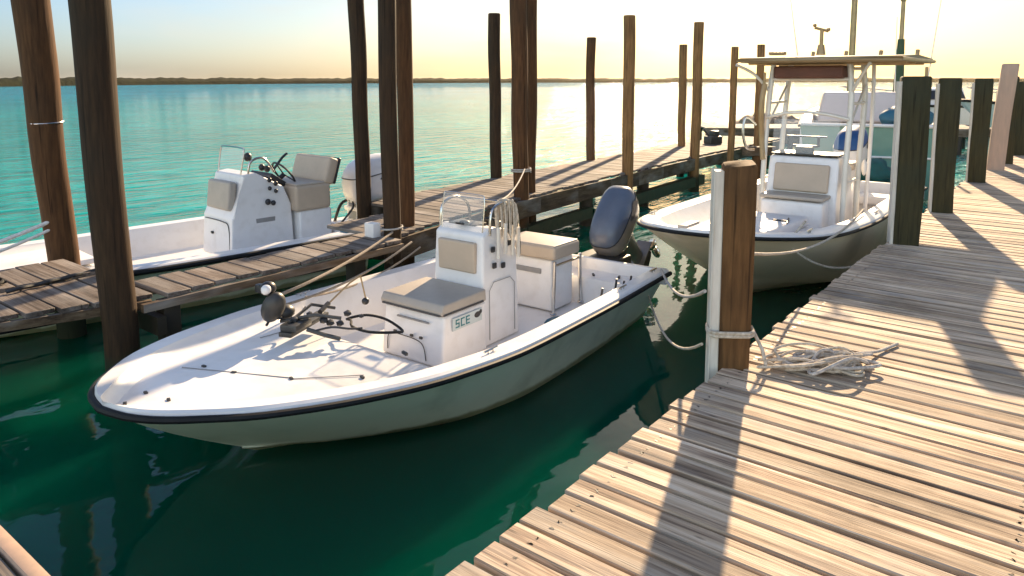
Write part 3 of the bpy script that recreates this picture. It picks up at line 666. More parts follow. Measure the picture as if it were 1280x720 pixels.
# ---- centre skiff
SK = dict(L=4.8)
yaw = math.atan2(.16, 4.8)
def boat_root(name, bow, L, yaw, label, cat='boat'):
    dirv = Vector((math.cos(yaw), math.sin(yaw))); cen = (bow[0]+dirv.x*L/2, bow[1]+dirv.y*L/2)
    return empty(name, XY(cen[0], cen[1], 0), ROT+yaw, label, cat)
def skiff():
    L = 4.8; off = (-L/2, 0, 0)
    r = boat_root('skiff', (1.57, 4.00), L, yaw, 'white open skiff in the middle with black rub rail and tilted navy outboard')
    hbf, shf = hull_parts(r, L, [(0,0),(.03,.16),(.1,.31),(.25,.48),(.5,.69),(1,.92),(1.6,1.08),(2.3,1.14),(3.4,1.12),(4.8,1.05)],
        [(0,.63),(.5,.60),(1.4,.545),(2.5,.51),(4.8,.50)], 'hullgreen', off, rake=(.10,.32,.80,1.1), cb=.78, zc=(.07,-.05), zk=(-.10,-.22), g=.16, fwd=1.62, floor=.14, aft=4.42, aftz=.40, decko=.035, rail=.021, ramp=.5)
    # seat box + console (side profile)
    MB(off).prism([(2.30,.15),(2.34,.56),(2.86,.56),(2.86,.15)], -.335,.325, bev=.035, seg=4, inset=.01).build('seat_box', 'gel', r, ang=40)
    cu = MB(off).prism([(2.31,.565),(2.30,.60),(2.33,.655),(2.84,.665),(2.85,.565)], -.335,.325, bev=.025, seg=4).build('seat_cushion', 'tantop', r, ang=50)
    MB(off).tube([(2.30,.30,.575),(2.297,0,.575),(2.30,-.31,.575),(2.33,-.338,.575),(2.8,-.338,.575)],.008,6).build('piping','piping',cu)
    con = MB(off).prism([(2.84,.15),(2.88,1.08),(2.98,1.14),(3.20,1.10),(3.34,.90),(3.36,.15)], -.30,.27, bev=.03, seg=4, inset=.025).build('console', 'gel', r, ang=40)
    MB(off).box((2.862,-.015,.895),(.045,.40,.26),ry=-.03,bev=.018,seg=3).build('console_cushion','tan',r,ang=50)
    sb = MB(off)
    sb.box((2.315,-.02,.49),(.012,.34,.012),ry=-.05); sb.build('drawer_slot','grey',r)
    ht = MB(off)   # small hatch door outline on the seat box
    ht.tube(spline([(2.298,.25,.20),(2.30,.23,.33),(2.302,.08,.345),(2.302,-.12,.32),(2.298,-.17,.19)],6),.004,5)
    for y_ in (.16,-.02,-.12): ht.box((2.297,y_,.365),(.015,.03,.02),bev=.004)
    split(ht, 'hatch_latch','darkgrey',r)
    # sticker on the side of the seat box: teal lettering and a dark fish mark on a pale field
    st = MB(off).box((2.60,-.339,.475),(.36,.004,.10)).build('sticker','decalw',r)
    lt = MB(off)
    def seg(x0,z0,x1,z1): lt.box(((x0+x1)/2,-.3425,(z0+z1)/2),(abs(x1-x0)+.010,.003,abs(z1-z0)+.010))
    for k,ch in enumerate('SCE'):
        x0 = 2.46+k*.062; x1 = x0+.034; zb, zm, zt_ = .447, .475, .503
        seg(x0,zb,x1,zb); seg(x0,zt_,x1,zt_)
        if ch in 'SE': seg(x0,zm,x1,zm)
        seg(x0,zm,x0,zt_)
        if ch in 'CE': seg(x0,zb,x0,zm)
        if ch == 'S': seg(x1,zb,x1,zm)
    split(lt, 'lettering','decal',st)
    MB(off).ball((2.72,-.343,.485),.04,2,(1,.08,.62)).ball((2.76,-.343,.50),.02,1,(1,.1,1)).build('fish_mark','black',st)
    # windshield
    ws = MB(off)
    ws.rings([[(2.93+.10*(1-z/.30)*0-.02+z*.12, y_, 1.11+z) for y_ in (-.23,-.235,-.1,.1,.2,.205)] for z in (0,.1,.2,.29)], closed=False)
    ws.build('windshield','glass',r)
    wf = MB(off); wf.tube(spline([(2.92,-.235,1.10),(2.935,-.24,1.25),(2.95,-.235,1.38),(2.955,-.18,1.405),(2.955,.15,1.405),(2.95,.20,1.385),(2.935,.21,1.25),(2.92,.205,1.10)],4),.0055,6)
    split(wf, 'windshield_frame','steel',r)
    # rail with rod holders beside console
    gr = MB(off)
    for y_ in (-.29,.25):
        gr.tube(spline([(2.95,y_,1.08),(2.98,y_,1.28),(3.15,y_,1.33),(3.32,y_,1.24),(3.36,y_,1.0),(3.37,y_,.85)],5),.012,7)
    gr.tube([(3.15,-.29,1.33),(3.15,.25,1.33)],.011,7)
    split(gr, 'grab_rail','steel',r)
    rh = MB(off)
    for k,(x_,z_) in enumerate(((3.02,1.0),(3.12,1.02),(3.22,.99),(3.30,.96))):
        rh.tube([(x_,-.325,z_-.12),(x_,-.325,z_+.14)],.016,8)
    split(rh, 'rod_holder','alu',r)
    dk = MB(off)
    dk.ball((2.95,-.02,1.165),.032,2,(1,1.7,.5)); dk.box((2.93,.0,1.155),(.05,.09,.018),bev=.005)
    for (x_,z_) in ((2.98,.96),(3.2,.98),(3.0,.82),(3.12,.80)): dk.box((x_,-.30,z_),(.045,.02,.05),bev=.01)
    dk.box((3.05,.03,1.13),(.16,.3,.03),bev=.01)
    split(dk, 'fitting','black',r)
    co_ = MB(off); co_.tube([(2.93,-.304,.20),(2.93,-.300,.62),(2.99,-.298,.68),(3.22,-.298,.68),(3.28,-.300,.62),(3.28,-.304,.20)],.0035,5); co_.build('hatch_outline','grey',r)
    gp = MB(off); gp.box((3.24,-.01,1.055),(.16,.40,.012),ry=.72,bev=.004); gp.build('gauge_panel','black',r)
    w = MB(off); wheel(w,(3.40,.0,.98),.17,R(-25)); w.build('steering_wheel','black',r)
    # leaning post
    MB(off).prism([(3.96,.16),(3.96,.66),(4.34,.66),(4.34,.16)], -.24,.30, bev=.03, seg=3).build('leaning_post','gel',r,ang=40)
    MB(off).box((4.14,.03,.735),(.46,.66,.13),bev=.035,seg=4).build('post_cushion','tan',r,ang=60)
    MB(off).box((4.14,.03,.797),(.43,.63,.022),bev=.010,seg=3).build('cushion_top','tantop',r,ang=60)
    lg = MB(off)
    for (x_,y_) in ((3.93,-.29),(4.38,-.29),(3.93,.34),(4.38,.34)):
        lg.tube([(x_-.02 if x_<4 else x_+.03,y_,.16),(x_,y_,.66)],.017,8); lg.ball((x_-.02 if x_<4 else x_+.03,y_,.165),.035,2,(1,1,.35))
    lg.tube([(3.93,-.29,.62),(4.38,-.29,.62)],.012,7)
    split(lg, 'post_leg','steel',r)
    MB(off).box((3.955,.03,.54),(.02,.3,.05),bev=.008).build('post_slot','grey',r)
    # things lying in the cockpit, fixed fittings
    ft = MB(off)
    for (a,y_) in ((.12,.02),(.30,-.10),(.27,.09),(.72,.25),(.78,.02),(.95,-.32),(1.25,-.62)):
        ft.box((a,y_,shf(a)-.026),(.02,.034,.014),bev=.005,rz=random.uniform(-.5,.5))
    for (a,y_) in ((1.6,.45),(1.72,-.52),(4.55,-.35),(4.5,.1),(4.62,-.6)):
        ft.box((a,y_,(shf(a)-.02) if a<2 else .415),(.06,.02,.02),bev=.004,rz=random.uniform(0,2))
    split(ft, 'deck_fitting','darkgrey',r)
    hs = MB(off)
    for (p,q) in (((.62,.33),(.95,-.30)),((.95,-.33),(1.28,-.60)),((1.3,.5),(1.55,.50))):
        hs.tube([(p[0],p[1],shf(p[0])-.026),(q[0],q[1],shf(q[0])-.026)],.003,5)
    split(hs, 'hatch_seam','grey',r)
    cl = MB(off)
    for (a,sd) in ((2.0,-1),(3.9,-1),(4.6,-1),(2.1,1),(4.5,1)):
        y_ = sd*(hbf(a)-.085); z_ = shf(a)+.05
        cl.tube([(a-.07,y_,z_),(a+.07,y_,z_)],[.008,.008],6); cl.tube([(a-.025,y_,z_-.03),(a-.025,y_,z_)],.007,6); cl.tube([(a+.025,y_,z_-.03),(a+.025,y_,z_)],.007,6)
    split(cl, 'cleat','steel',r)
    ob = MB(off)
    ob.tube([(4.7,-.1,.42),(4.68,-.12,.58)],.012,7); ob.build('stern_lamp_pole','black',r)
    for (a,y_,h_) in ((4.0,-.72,.15),(4.12,-.75,.10),(4.25,-.7,.17),(3.75,-.72,.08)):
        pass
    tr = MB(off)
    for k in range(9):
        a = 3.85+.09*k+random.uniform(-.03,.03); tr.tube([(a,-.80,.15),(a+random.uniform(-.03,.03),-.86,.40+random.uniform(0,.18))],.010,6)
        tr.ball((a,-.84,.33+random.uniform(0,.1)),.028,1)
    split(tr, 'rod_tip','black',r)
    sb2 = MB(off); sb2.ball((3.72,-.45,.17),.11,2,(1.3,.9,.35)); sb2.build('blue_bag','bluesteel',r)
    outboard(r, off, L+.42, .52, R(-48), s=1.0, y=-.2, lz=.80, ll=1.18)
    MB(off).box((5.02,-.16,.36),(.50,.5,.26),bev=.03,seg=3).build('motor_bracket','darkgrey',r)
    # bow trolling motor, stowed on the deck
    tm = empty('trolling_motor',(0,0,0),0,None,None); tm.parent = r
    z = .58
    b = MB(off); b.box((1.52,.28,z+.03),(.50,.10,.035),bev=.008,rz=.35); b.box((1.40,.22,z+.07),(.2,.13,.05),bev=.012,rz=.35)
    b.tube([(1.36,.34,z+.08),(1.50,.13,z+.13),(1.62,.0,z+.10)],.013,7); b.tube([(1.34,.22,z+.1),(1.6,.3,z+.15),(1.75,.22,z+.1)],.012,7)
    b.tube([(1.40,.1,z+.06),(1.47,.0,z+.02),(1.52,-.1,z)],.015,7); b.build('mount','darkgrey',tm)
    b = MB(off); b.ball((1.30,.33,z+.20),.085,3,(1.0,.85,1.45),rot=Matrix.Rotation(.5,3,'X')); b.ball((1.42,.36,z+.13),.06,2,(1.2,1,.9)); b.build('motor_pod','darkgrey',tm)
    b = MB(off); b.ball((1.29,.37,z+.33),.05,3,(1.2,1,1)); b.box((1.28,.45,z+.32),(.05,.06,.06),bev=.015); b.build('motor_head','black',tm)
    b = MB(off); b.ball((1.25,.335,z+.335),.036,2); b.build('motor_cap','gel',tm)
    b = MB(off)
    for k in range(9): b.ball((1.34+.05*k+random.uniform(-.02,.02),.30-.045*k+random.uniform(-.05,.05),z+.05+random.uniform(0,.09)),random.uniform(.02,.036),1,(1,1,.8))
    split(b, 'bracket_knob', 'black', tm)
    b = MB(off)
    b.tube(spline([(1.30,.42,z+.05),(1.4,.45,z+.1),(1.52,.4,z+.05),(1.6,.36,z+.12)],5),.010,6); b.tube(spline([(1.45,.1,z+.03),(1.55,.02,z+.05),(1.62,-.08,z+.04),(1.72,-.1,z+.02)],5),.008,6); b.build('cord','black',tm)
    b = MB(off)
    b.tube(spline([(1.78,.12,z+.03),(1.9,.05,z+.04),(2.0,-.05,z),(2.02,-.2,z-.06),(1.9,-.25,z-.03),(1.74,-.17,z),(1.68,-.05,z+.03),(1.75,.05,z+.04)],6,closed=True),.010,6)
    b.build('cable_loop','rubber',tm)
    b = MB(off); b.tube([(1.70,.26,z+.12),(1.98,.32,z+.22),(2.10,.33,z+.25)],.007,6); b.tube([(2.10,.33,z+.25),(2.11,.29,z+.08)],.006,6); b.build('pull_rod','brass',tm)
    b = MB(off); b.ball((2.11,.29,z+.05),.03,2); b.tube([(1.62,.23,z+.10),(1.73,.27,z+.13)],.02,7); split(b,'pull_handle','black',tm)
    return r
skiff()

# ---- left boat
def left_boat():
    L = 6.0; off = (-L/2,0,0); yw = math.atan2(-.42, 5.99)
    r = boat_root('bay_boat', (-.04, 8.45), L, yw, 'white boat behind the finger pier at the left with tan seats and white outboard')
    hull_parts(r, L, [(0,0),(.03,.14),(.1,.28),(.3,.50),(.6,.66),(1.1,.82),(1.8,.93),(2.6,1.0),(3.8,1.14),(6.0,1.22)],
        [(0,.70),(.8,.63),(2.0,.56),(3.6,.51),(6.0,.50)], 'hullgreen', off, cb=.90, zc=(.12,-.04), zk=(-.05,-.2), g=.2, fwd=3.2, floor=.2, aft=5.62, aftz=.40, decko=.03, ramp=.06)
    MB(off).tube([(a,-h,.14) for a,h in ((1.5,.80),(2.0,.885),(2.6,.945),(3.2,1.01),(3.8,1.07),(5,1.12),(5.95,1.14))],.016,6).build('waterline_stripe','rubber',r)
    off2 = (-L/2+1.42,-.06,.05); off3 = (-L/2+1.16,-.12,.05)
    hb = MB(off); hb.prism([(2.3,.52),(3.17,.51),(3.17,.57),(2.35,.555)],-.45,.42,bev=.02,seg=3); hb.build('raised_hatch','geldeck',r,ang=40)
    MB(off2).prism([(3.15,.22),(3.18,.70),(3.30,.95),(3.34,1.20),(3.50,1.22),(3.86,1.02),(3.95,.80),(3.97,.22)],-.42,.32,bev=.03,seg=4,inset=.03).build('console','gel',r,ang=40)
    MB(off2).box((3.24,-.05,.955),(.10,.54,.34),ry=.12,bev=.04,seg=4).build('console_cushion','tantop',r,ang=60)
    sm = MB(off2); sm.tube(spline([(3.162,.22,.66),(3.162,-.20,.66),(3.168,-.34,.60),(3.158,-.36,.24)],5),.006,6); sm.box((3.155,.05,.5),(.02,.04,.03),bev=.005); split(sm, 'hatch_outline','darkgrey',r)
    ws = MB(off2); ws.rings([[(3.36+z*.16,y_,1.2+z) for y_ in (-.30,-.1,.1,.24)] for z in (0,.15,.30)],closed=False); ws.build('windshield','glass',r)
    wf = MB(off2); wf.tube(spline([(3.355,-.31,1.19),(3.40,-.32,1.45),(3.41,-.26,1.505),(3.41,.18,1.505),(3.40,.245,1.45),(3.355,.24,1.19)],5),.010,6)
    wf.tube(spline([(3.42,-.36,1.12),(3.45,-.37,1.34),(3.62,-.37,1.38),(3.75,-.37,1.2)],5),.014,7); split(wf, 'windshield_frame','steel',r)
    dk = MB(off2)
    for (x_,y_,z_,s_) in ((3.46,-.30,1.40,.05),(3.66,-.42,1.12,.028),(3.74,-.42,1.07,.028),(3.66,-.42,1.02,.025),(3.74,-.42,.98,.025),(3.63,-.42,.86,.035),(3.70,-.42,.84,.03),(3.6,-.36,1.27,.04),(3.7,-.3,1.24,.04)):
        dk.ball((x_,y_,z_),s_,2,(1,.8,1.1))
    dk.box((3.88,0,1.08),(.25,.5,.06),ry=.6,bev=.015); split(dk, 'fitting','black',r)
    lg = MB(off2); lg.box((3.60,-.402,.64),(.26,.012,.075),bev=.01); lg.build('side_badge','grey',r)
    wl = MB(off2); wheel(wl,(4.05,-.08,1.12),.19,R(-35)); wl.tube([(3.8,-.25,1.2),(3.92,-.28,1.36),(4.0,-.25,1.4)],.016,7); wl.build('steering_wheel','black',r)
    # helm seat with flip backrest
    MB(off3).box((4.50,-.05,.46),(.46,.75,.48),bev=.03,seg=3).build('seat_base','gel',r)
    MB(off3).box((4.46,-.05,.86),(.50,.80,.32),bev=.05,seg=4).build('seat_cushion','tan',r,ang=60)
    MB(off3).box((4.46,-.05,1.025),(.47,.77,.03),bev=.014,seg=3).build('cushion_top','tantop',r,ang=60)
    MB(off3).box((4.73,-.05,1.16),(.15,.80,.34),ry=.30,bev=.05,seg=4).build('backrest','tan',r,ang=60)
    MB(off3).box((4.83,-.05,1.15),(.05,.74,.34),ry=.30,bev=.02,seg=3).build('backrest_shell','black',r,ang=60)
    bl = MB(off); bl.box((5.80,-1.10,.535),(.26,.14,.012),bev=.004); bl.build('gunwale_pad','bluesteel',r)
    MB(off).box((L+.2,-.25,.34),(.5,.5,.28),bev=.03,seg=3).build('motor_bracket','gel',r)
    outboard(r, off, L+.42, .60, R(-8), cowl='gel', lower='gel', mid='gel', s=1.15, y=-.25)
    return r
left_boat()

# ---- right boat with T-top
def right_boat():
    L = 6.3; off = (-L/2,0,0); yw = R(1.2)
    r = boat_root('center_console_boat', (6.02, 2.86), L, yw, 'beige hulled centre console boat with a T-top, moored bow first beside the dock')
    hbf, shf = hull_parts(r, L, [(0,0),(.03,.15),(.12,.32),(.3,.50),(.65,.71),(1.2,.91),(2.0,1.05),(3.2,1.12),(6.3,1.12)],
        [(0,1.0),(.6,.92),(1.5,.83),(3,.78),(6.3,.76)], 'hullbeige', off, rake=(.35,1.0,1.2,1.8), cb=.84, zc=(.30,-.05), zk=(-.1,-.25), g=.22, fwd=.85, floor=.66, aft=5.75, aftz=.6, decko=.03, rail=.018, ramp=.05, levels=[(.9,.66),(3.1,.58),(3.15,.32),(5.7,.32),(5.75,.6),(6.3,.6)])
    # raised bow seats round a foredeck
    fw = MB(off)
    fw.prism([(1.15,.64),(1.15,.80),(3.0,.72),(3.05,.60)],-.34,.34,bev=.04,seg=3); fw.build('foredeck','geldeck',r,ang=40)
    MB(off).tube([(2.35,-.30,.755),(2.35,-.12,.755)],.012,6).tube([(2.2,-.32,.76),(2.6,-.22,.745)],.010,6).build('deck_fittings','black',r)
    sp = MB(off)
    sp.tube([(a,-hbf(a)*.885,.40) for a in (3.4,4.2,5,6.2)],.008,6); sp.build('spray_rail','hullbeige',r)
    # console
    MB(off).prism([(3.62,.31),(3.60,.80),(3.72,1.36),(3.95,1.38),(4.42,1.20),(4.50,.31)],-.50,.40,bev=.04,seg=4,inset=.015).build('console','gel',r,ang=40)
    MB(off).prism([(3.28,.31),(3.28,.84),(3.62,.86),(3.62,.31)],-.42,.34,bev=.04,seg=3).build('console_seat','gel',r,ang=40)
    MB(off).box((3.645,-.05,1.10),(.06,.68,.36),ry=.2,bev=.028,seg=4).build('console_cushion','tan',r,ang=60)
    MB(off).box((3.44,-.04,.885),(.36,.78,.05),bev=.02,seg=3).build('seat_cushion','tantop',r,ang=60)
    dd = MB(off); dd.box((3.95,-.05,1.392),(.46,.84,.02),bev=.006); dd.box((3.86,-.02,1.44),(.10,.22,.10),bev=.015); dd.build('dash_top','darkgrey',r)
    wb = MB(off); wb.box((3.9,.0,1.49),(.03,.36,.03),bev=.006); wb.box((3.98,.0,1.61),(.03,.52,.02)); 
    for y_ in (-.17,.17): wb.box((3.93,y_,1.55),(.03,.03,.14))
    split(wb, 'screen_bracket','black',r)
    # T-top
    tt = empty('t_top',(0,0,0),0,None,None); tt.parent = r
    fr = MB(off)
    ZT = 2.60
    legs = {}
    for sd,yb in ((1,.46),(-1,-.56)):
        yt = yb*1.0
        for (xb,xt) in ((3.70,3.86),(4.42,4.62)):
            fr.tube(spline([(xb,yb,.31),(xb+.02,yb,1.2),(xt-.02,yt,2.1),(xt,yt*.92,ZT-.03)],6),.036,10)
        fr.tube([(3.74,yb,1.05),(4.50,yb,1.05)],.02,8); fr.tube([(3.84,yt,2.05),(4.60,yt,2.05)],.02,8)
        fr.tube([(3.80,yt,1.75),(4.62,yt,2.3)],.016,8)
    fr.tube(spline([(3.76,.46,1.86),(3.72,.2,1.92),(3.71,-.05,1.94),(3.72,-.3,1.92),(3.76,-.56,1.86)],6),.022,8)
    fr.tube([(3.85,.43,2.36),(3.85,-.52,2.36)],.022,8); fr.tube([(4.62,.43,2.5),(4.62,-.52,2.5)],.022,8)
    fr.tube(spline([(3.84,.46,2.2),(3.7,.62,2.42),(3.5,.8,2.55)],5),.02,8); fr.tube(spline([(3.84,-.56,2.2),(3.7,-.7,2.42),(3.5,-.82,2.55)],5),.02,8)
    fr.build('frame','alu',tt,ang=60)
    cn = MB(off)
    cn.prism([(3.4,ZT-.01),(3.44,ZT+.035),(4.6,ZT+.075),(5.9,ZT+.05),(5.97,ZT+.0),(5.8,ZT-.02),(3.5,ZT-.03)],-1.16,.74,bev=.012,seg=2); cn.build('canopy','canopy',tt,ang=40)
    cr = MB(off); cr.tube([(3.42,-1.17,ZT),(3.42,.75,ZT),(5.95,.75,ZT+.01),(5.95,-1.17,ZT+.01)],.024,8,closed=True)
    for x_ in (3.8,4.4,5.1): cr.tube([(x_,-1.16,ZT-.035),(x_,.74,ZT-.035)],.016,7)
    split(cr, 'canopy_rail','brass',tt)
    eb = MB(off); eb.box((3.95,-.05,2.45),(.5,.86,.16),bev=.04,seg=3); eb.build('electronics_box','maroon',tt,ang=50)
    rg = MB(off); rg.tube(spline([(3.70,.48,2.3),(3.66,.5,2.0),(3.72,.5,1.6),(3.68,.46,1.3)],5),.035,8); rg.tube([(3.72,.5,1.4),(3.74,.5,2.45)],.018,8); split(rg, 'rod_rack','brass',tt)
    wi = MB(off); wi.rings([[(3.73+z*.1,y_,1.40+z) for y_ in (-.46,-.2,.1,.36)] for z in (0,.22,.44)],closed=False); wi.build('windshield','glass',tt)
    rh = MB(off)
    for k,y_ in enumerate((-.85,-.62,-.25,.1)): 
        pass
    for k in range(4):
        o_ = MB(off).tube([(5.9,-.95+.48*k,ZT+.02),(5.96,-.95+.48*k,ZT+.18)],.028,10).build('rod_holder','brass',tt)
    an = MB(off); an.tube([(3.95,-.14,ZT+.07),(3.95,-.14,ZT+.20)],[.06,.04],12); an.tube([(3.95,-.14,ZT+.18),(3.95,-.14,ZT+.40)],.024,10); an.tube([(3.95,-.22,ZT+.37),(3.95,-.05,ZT+.42)],.018,8); an.ball((3.95,-.05,ZT+.45),.025,2); an.ball((3.95,-.22,ZT+.39),.026,2); an.box((3.6,.3,ZT+.09),(.12,.2,.05),bev=.02)
    split(an, 'anchor_light','brass',tt)
    wa = MB(off); wa.tube([(3.78,.1,ZT+.06),(3.7,.3,ZT+1.4)],[.008,.003],6); wa.build('whip_antenna','alu',tt)
    # side mirror hoop, cockpit bench and stern
    hp = MB(off); hp.tube(spline([(3.72,.58,1.75),(3.66,.7,1.85),(3.62,.72,1.65),(3.66,.68,1.45),(3.74,.6,1.42)],6),.018,7); hp.build('spare_loop','steel',r)
    MB(off).box((5.72,-.05,.60),(.4,1.6,.12),bev=.03,seg=3).build('rear_bench','gel',r,ang=50)
    MB(off).box((4.95,-.02,.72),(.42,.8,.8),bev=.04,seg=3).build('leaning_post','gel',r,ang=50)
    MB(off).box((4.97,-.02,1.16),(.44,.84,.10),bev=.04,seg=3).build('post_cushion','tantop',r,ang=60)
    st = MB(off); st.tube(spline([(4.72,-.60,.32),(4.75,-.62,1.0),(4.82,-.62,2.0),(4.85,-.60,ZT-.02)],5),.026,8); st.ball((4.60,-.60,1.18),.075,2,(.6,.5,1.5)); st.build('rear_pole','gel',r)
    cl = MB(off)
    for (a,sd) in ((1.2,-1),(3.2,-1),(5.6,-1),(1.2,1),(4.5,1)):
        y_ = sd*(hbf(a)-.085); z_ = shf(a)+.055
        cl.tube([(a-.09,y_,z_),(a+.09,y_,z_)],.010,6); cl.tube([(a-.03,y_,z_-.035),(a-.03,y_,z_)],.009,6); cl.tube([(a+.03,y_,z_-.035),(a+.03,y_,z_)],.009,6)
    split(cl, 'cleat','steel',r)
    bw = MB(off); bw.ball((.72,-.38,.975),.035,2); bw.box((.25,0,1.02),(.3,.09,.03),bev=.01); split(bw, 'bow_fitting','grey',r)
    fd = MB(off); fd.box((5.9,-1.10,.72),(.10,.05,.08),bev=.015); fd.build('stern_eye','black',r)
    outboard(r, off, L, .85, R(-14), cowl='blue', lower='gel', mid='gel', s=1.15)
    return r
right_boat()

# ---- teal boat behind
def teal_boat():
    L = 7.0; off = (-L/2,0,0)
    r = empty('sport_boat', XY(18.6+.3, 4.30, 0), ROT+R(196), 'teal hulled boat with an off-white cabin and blue canvas behind the T-top boat', 'boat')
    hull_parts(r, L, [(0,0),(.03,.16),(.15,.38),(.4,.60),(.9,.84),(1.8,1.1),(3,1.3),(7,1.32)],[(0,1.75),(1.5,1.6),(4,1.48),(7,1.45)],'hullteal',off,rake=(.4,.8,1.4,1.8),cb=.85,zc=(.5,.1),g=.22,fwd=3.2,floor=.7,aft=6.5,aftz=1.0,decko=.03,rail=.03,ramp=.05)
    MB(off).tube([(7.02,y_,1.47) for y_ in (-1.3,0,1.3)],.035,8).build('transom_cap','gel',r)
    MB(off).tube([(7.03,y_,.86) for y_ in (-1.25,0,1.25)],.022,8).build('transom_stripe','gel',r)
    MB(off).prism([(2.6,1.5),(3.2,2.05),(5.4,2.10),(5.6,1.45)],-1.0,1.0,bev=.08,seg=4,inset=.12).build('cabin','cabinpink',r,ang=50)
    cv = MB(off); cv.ball((6.55,.62,1.62),.42,3,(.8,1.2,.55),jag=.15); cv.build('canvas_cover','bluesteel',r)
    fg = MB(off); fg.tube([(6.5,.75,1.75),(6.5,.75,2.25)],.10,10); fg.ball((6.5,.75,2.3),.11,2); split(fg, 'winch_post','maroon',r)
    pl = MB(off); pl.tube([(6.7,.9,1.4),(6.7,.9,2.6)],.03,8); pl.build('davit_pole','brass',r)
    return r
teal_boat()
sb = MB(); sb.ball((0,0,0),.5,3,(1.1,.7,.55),jag=.3); sb.ball((.5,.1,-.12),.4,3,(1,.8,.6),jag=.3)
o = sb.build('tarp_bundle','tealdark',loc=XY(14.45,3.2,.95),rotz=.2)
# hang it on a small raft so it rests on something
rf = MB(); rf.box((0,0,.30),(2.2,1.4,.30),bev=.04); rf.box((0,0,.14),(2.0,1.2,.3)); 
o2 = rf.build('work_float','tealdark',loc=XY(14.5,3.15,0),rotz=ROT); tag(o2,'low dark float carrying the teal bundle behind the T-top boat','float')
o.location.z = .66; tag(o,'dark teal tarp bundle on the float behind the T-top boat stern','tarp')

# ---- far white boats, masts
def far_boat(u, v, rz, s, label, name='motor_yacht'):
    r = empty(name, XY(u,v,0), rz, label, 'boat', 'white boats moored beyond the dock')
    L = 8.0; off = (-L/2,0,0)
    hull_parts(r, L, [(0,0),(.05,.2),(.3,.6),(1,1.0),(2,1.25),(8,1.35)],[(0,1.65),(3,1.35),(8,1.25)],'gel',off,rake=(.4,.8,1.2,1.5),cb=.85,zc=(.5,.1),fwd=3,floor=.6,aft=7.5,aftz=.8,rail=.05,ramp=.05)
    MB(off).prism([(2.4,1.25),(3.3,2.0),(5.3,2.05),(5.5,1.2)],-.9,.9,bev=.08,seg=3,inset=.15).build('cabin','gel',r,ang=50)
    MB(off).prism([(2.75,1.55),(3.32,1.93),(5.2,1.95),(5.3,1.6)],-.93,.93,bev=.01,seg=1,inset=.15).build('window','black',r,ang=50)
    rl = MB(off)
    for sd in (1,-1):
        rl.tube([(.2,.1*sd,2.1),(1.5,sd*1.0,1.95),(3.2,sd*1.15,1.8)],.025,7)
        for a,y_ in ((.8,.6),(1.5,1.0),(2.4,1.08)): rl.tube([(a,sd*y_,1.4),(a,sd*y_,1.98)],.018,6)
    split(rl, 'rail','steel',r)
    return r
far_boat(34.5, 5.6, ROT+R(-40), 1, 'white motor boat visible between the second and third dark dock posts')
far_boat(33, .8, ROT+R(-45), 1, 'white motor boat at the right edge of the photo behind the posts')
def mast(name, x, y, zb, zt, r0, r1, label, m='brass', wrap=False):
    root = empty(name, (x,y,0), 0, label, 'mast')
    MB().tube([(0,0,zb),(0,0,(zb+zt)/2),(0,0,zt)],[r0,(r0+r1)/2,r1],10).build('spar', m, root)
    if wrap:
        MB().tube([(0,0,zb+.6),(0,0,zb+1.6),(0,0,zt-1.7)],[r0*2.4,r0*2.1,r0*1.2],10).build('furled_sail','sail',root)
        MB().ball((0,0,zt-.15),.13,2,(1,1,1.8)).build('masthead','brass',root)
    return root
mast('sailboat_mast', 11.0, 24.0, -.3, 7.5, .11, .08, 'plain tall golden mast rising behind the T-top canopy')
mast('furled_mast', 14.4, 27.5, -.3, 5.55, .10, .07, 'mast with furled green canvas tapering upward right of the plain mast', wrap=True)
def whip(x0,y0,z0,x1,y1,z1,label):
    o = MB().tube([(0,0,0),(x1-x0,y1-y0,z1-z0)],[.022,.010],7).build('outrigger_pole','alu',loc=(x0,y0,z0)); tag(o,label,'pole','thin poles standing above the boats')
whip(10.0,18.2,0,10.45,18.2,4.35,'thin whip pole leaning right at the right end of the T-top canopy')
whip(9.6,18.4,0,9.5,18.4,3.9,'thin upright pole between the canopy end and the leaning whip')

# ---- far cross dock with railing, rocks
d = empty('far_jetty', (9.0, 24.5, 0), R(-4), 'low brown jetty with braced legs far behind, left of the T-top boat', 'jetty')
mb = MB()
x = -2.6
while x < 6.5:
    mb.box((x, 0, DECK+.05), (.19, 2.2, .05), bev=.004, seg=1); x += .205
mb.build('decking', 'plank_pier', d)
MB().box((1.9,-1.12,DECK-.06),(9.2,.07,.24)).box((1.9,1.12,DECK-.06),(9.2,.07,.24)).build('edge_beam','fascia',d)
for x in (-2.5,-1.2,0,1.3,2.6,3.9,5.2,6.4):
    MB().tube([(x,-1.05,-.5),(x,-1.05,DECK)],.09,8).build('leg','under',d)
    MB().tube([(x,1.05,-.5),(x,1.05,DECK)],.09,8).build('leg','under',d)
for x in (-2.5,0,2.6): MB().box((x+.62,-1.06,.35),(1.35,.05,.10),ry=R(28)).build('brace','fascia',d)
for k in range(24):
    x = 9.3+random.uniform(0,5.0); y = 28+random.uniform(-1.0,1.6); s = random.uniform(.35,.75)
    rb = MB(); rb.ball((0,0,0), s, 3, (random.uniform(.9,1.3),random.uniform(.8,1.1),random.uniform(.55,.8)), jag=.5)
    o = rb.build('rock','rock',loc=(x,y,.12+random.uniform(0,.55)),rotz=random.uniform(0,6),smooth=False)
    tag(o,'sun warmed boulder in the breakwater seen through the T-top frame','rock','breakwater boulders')
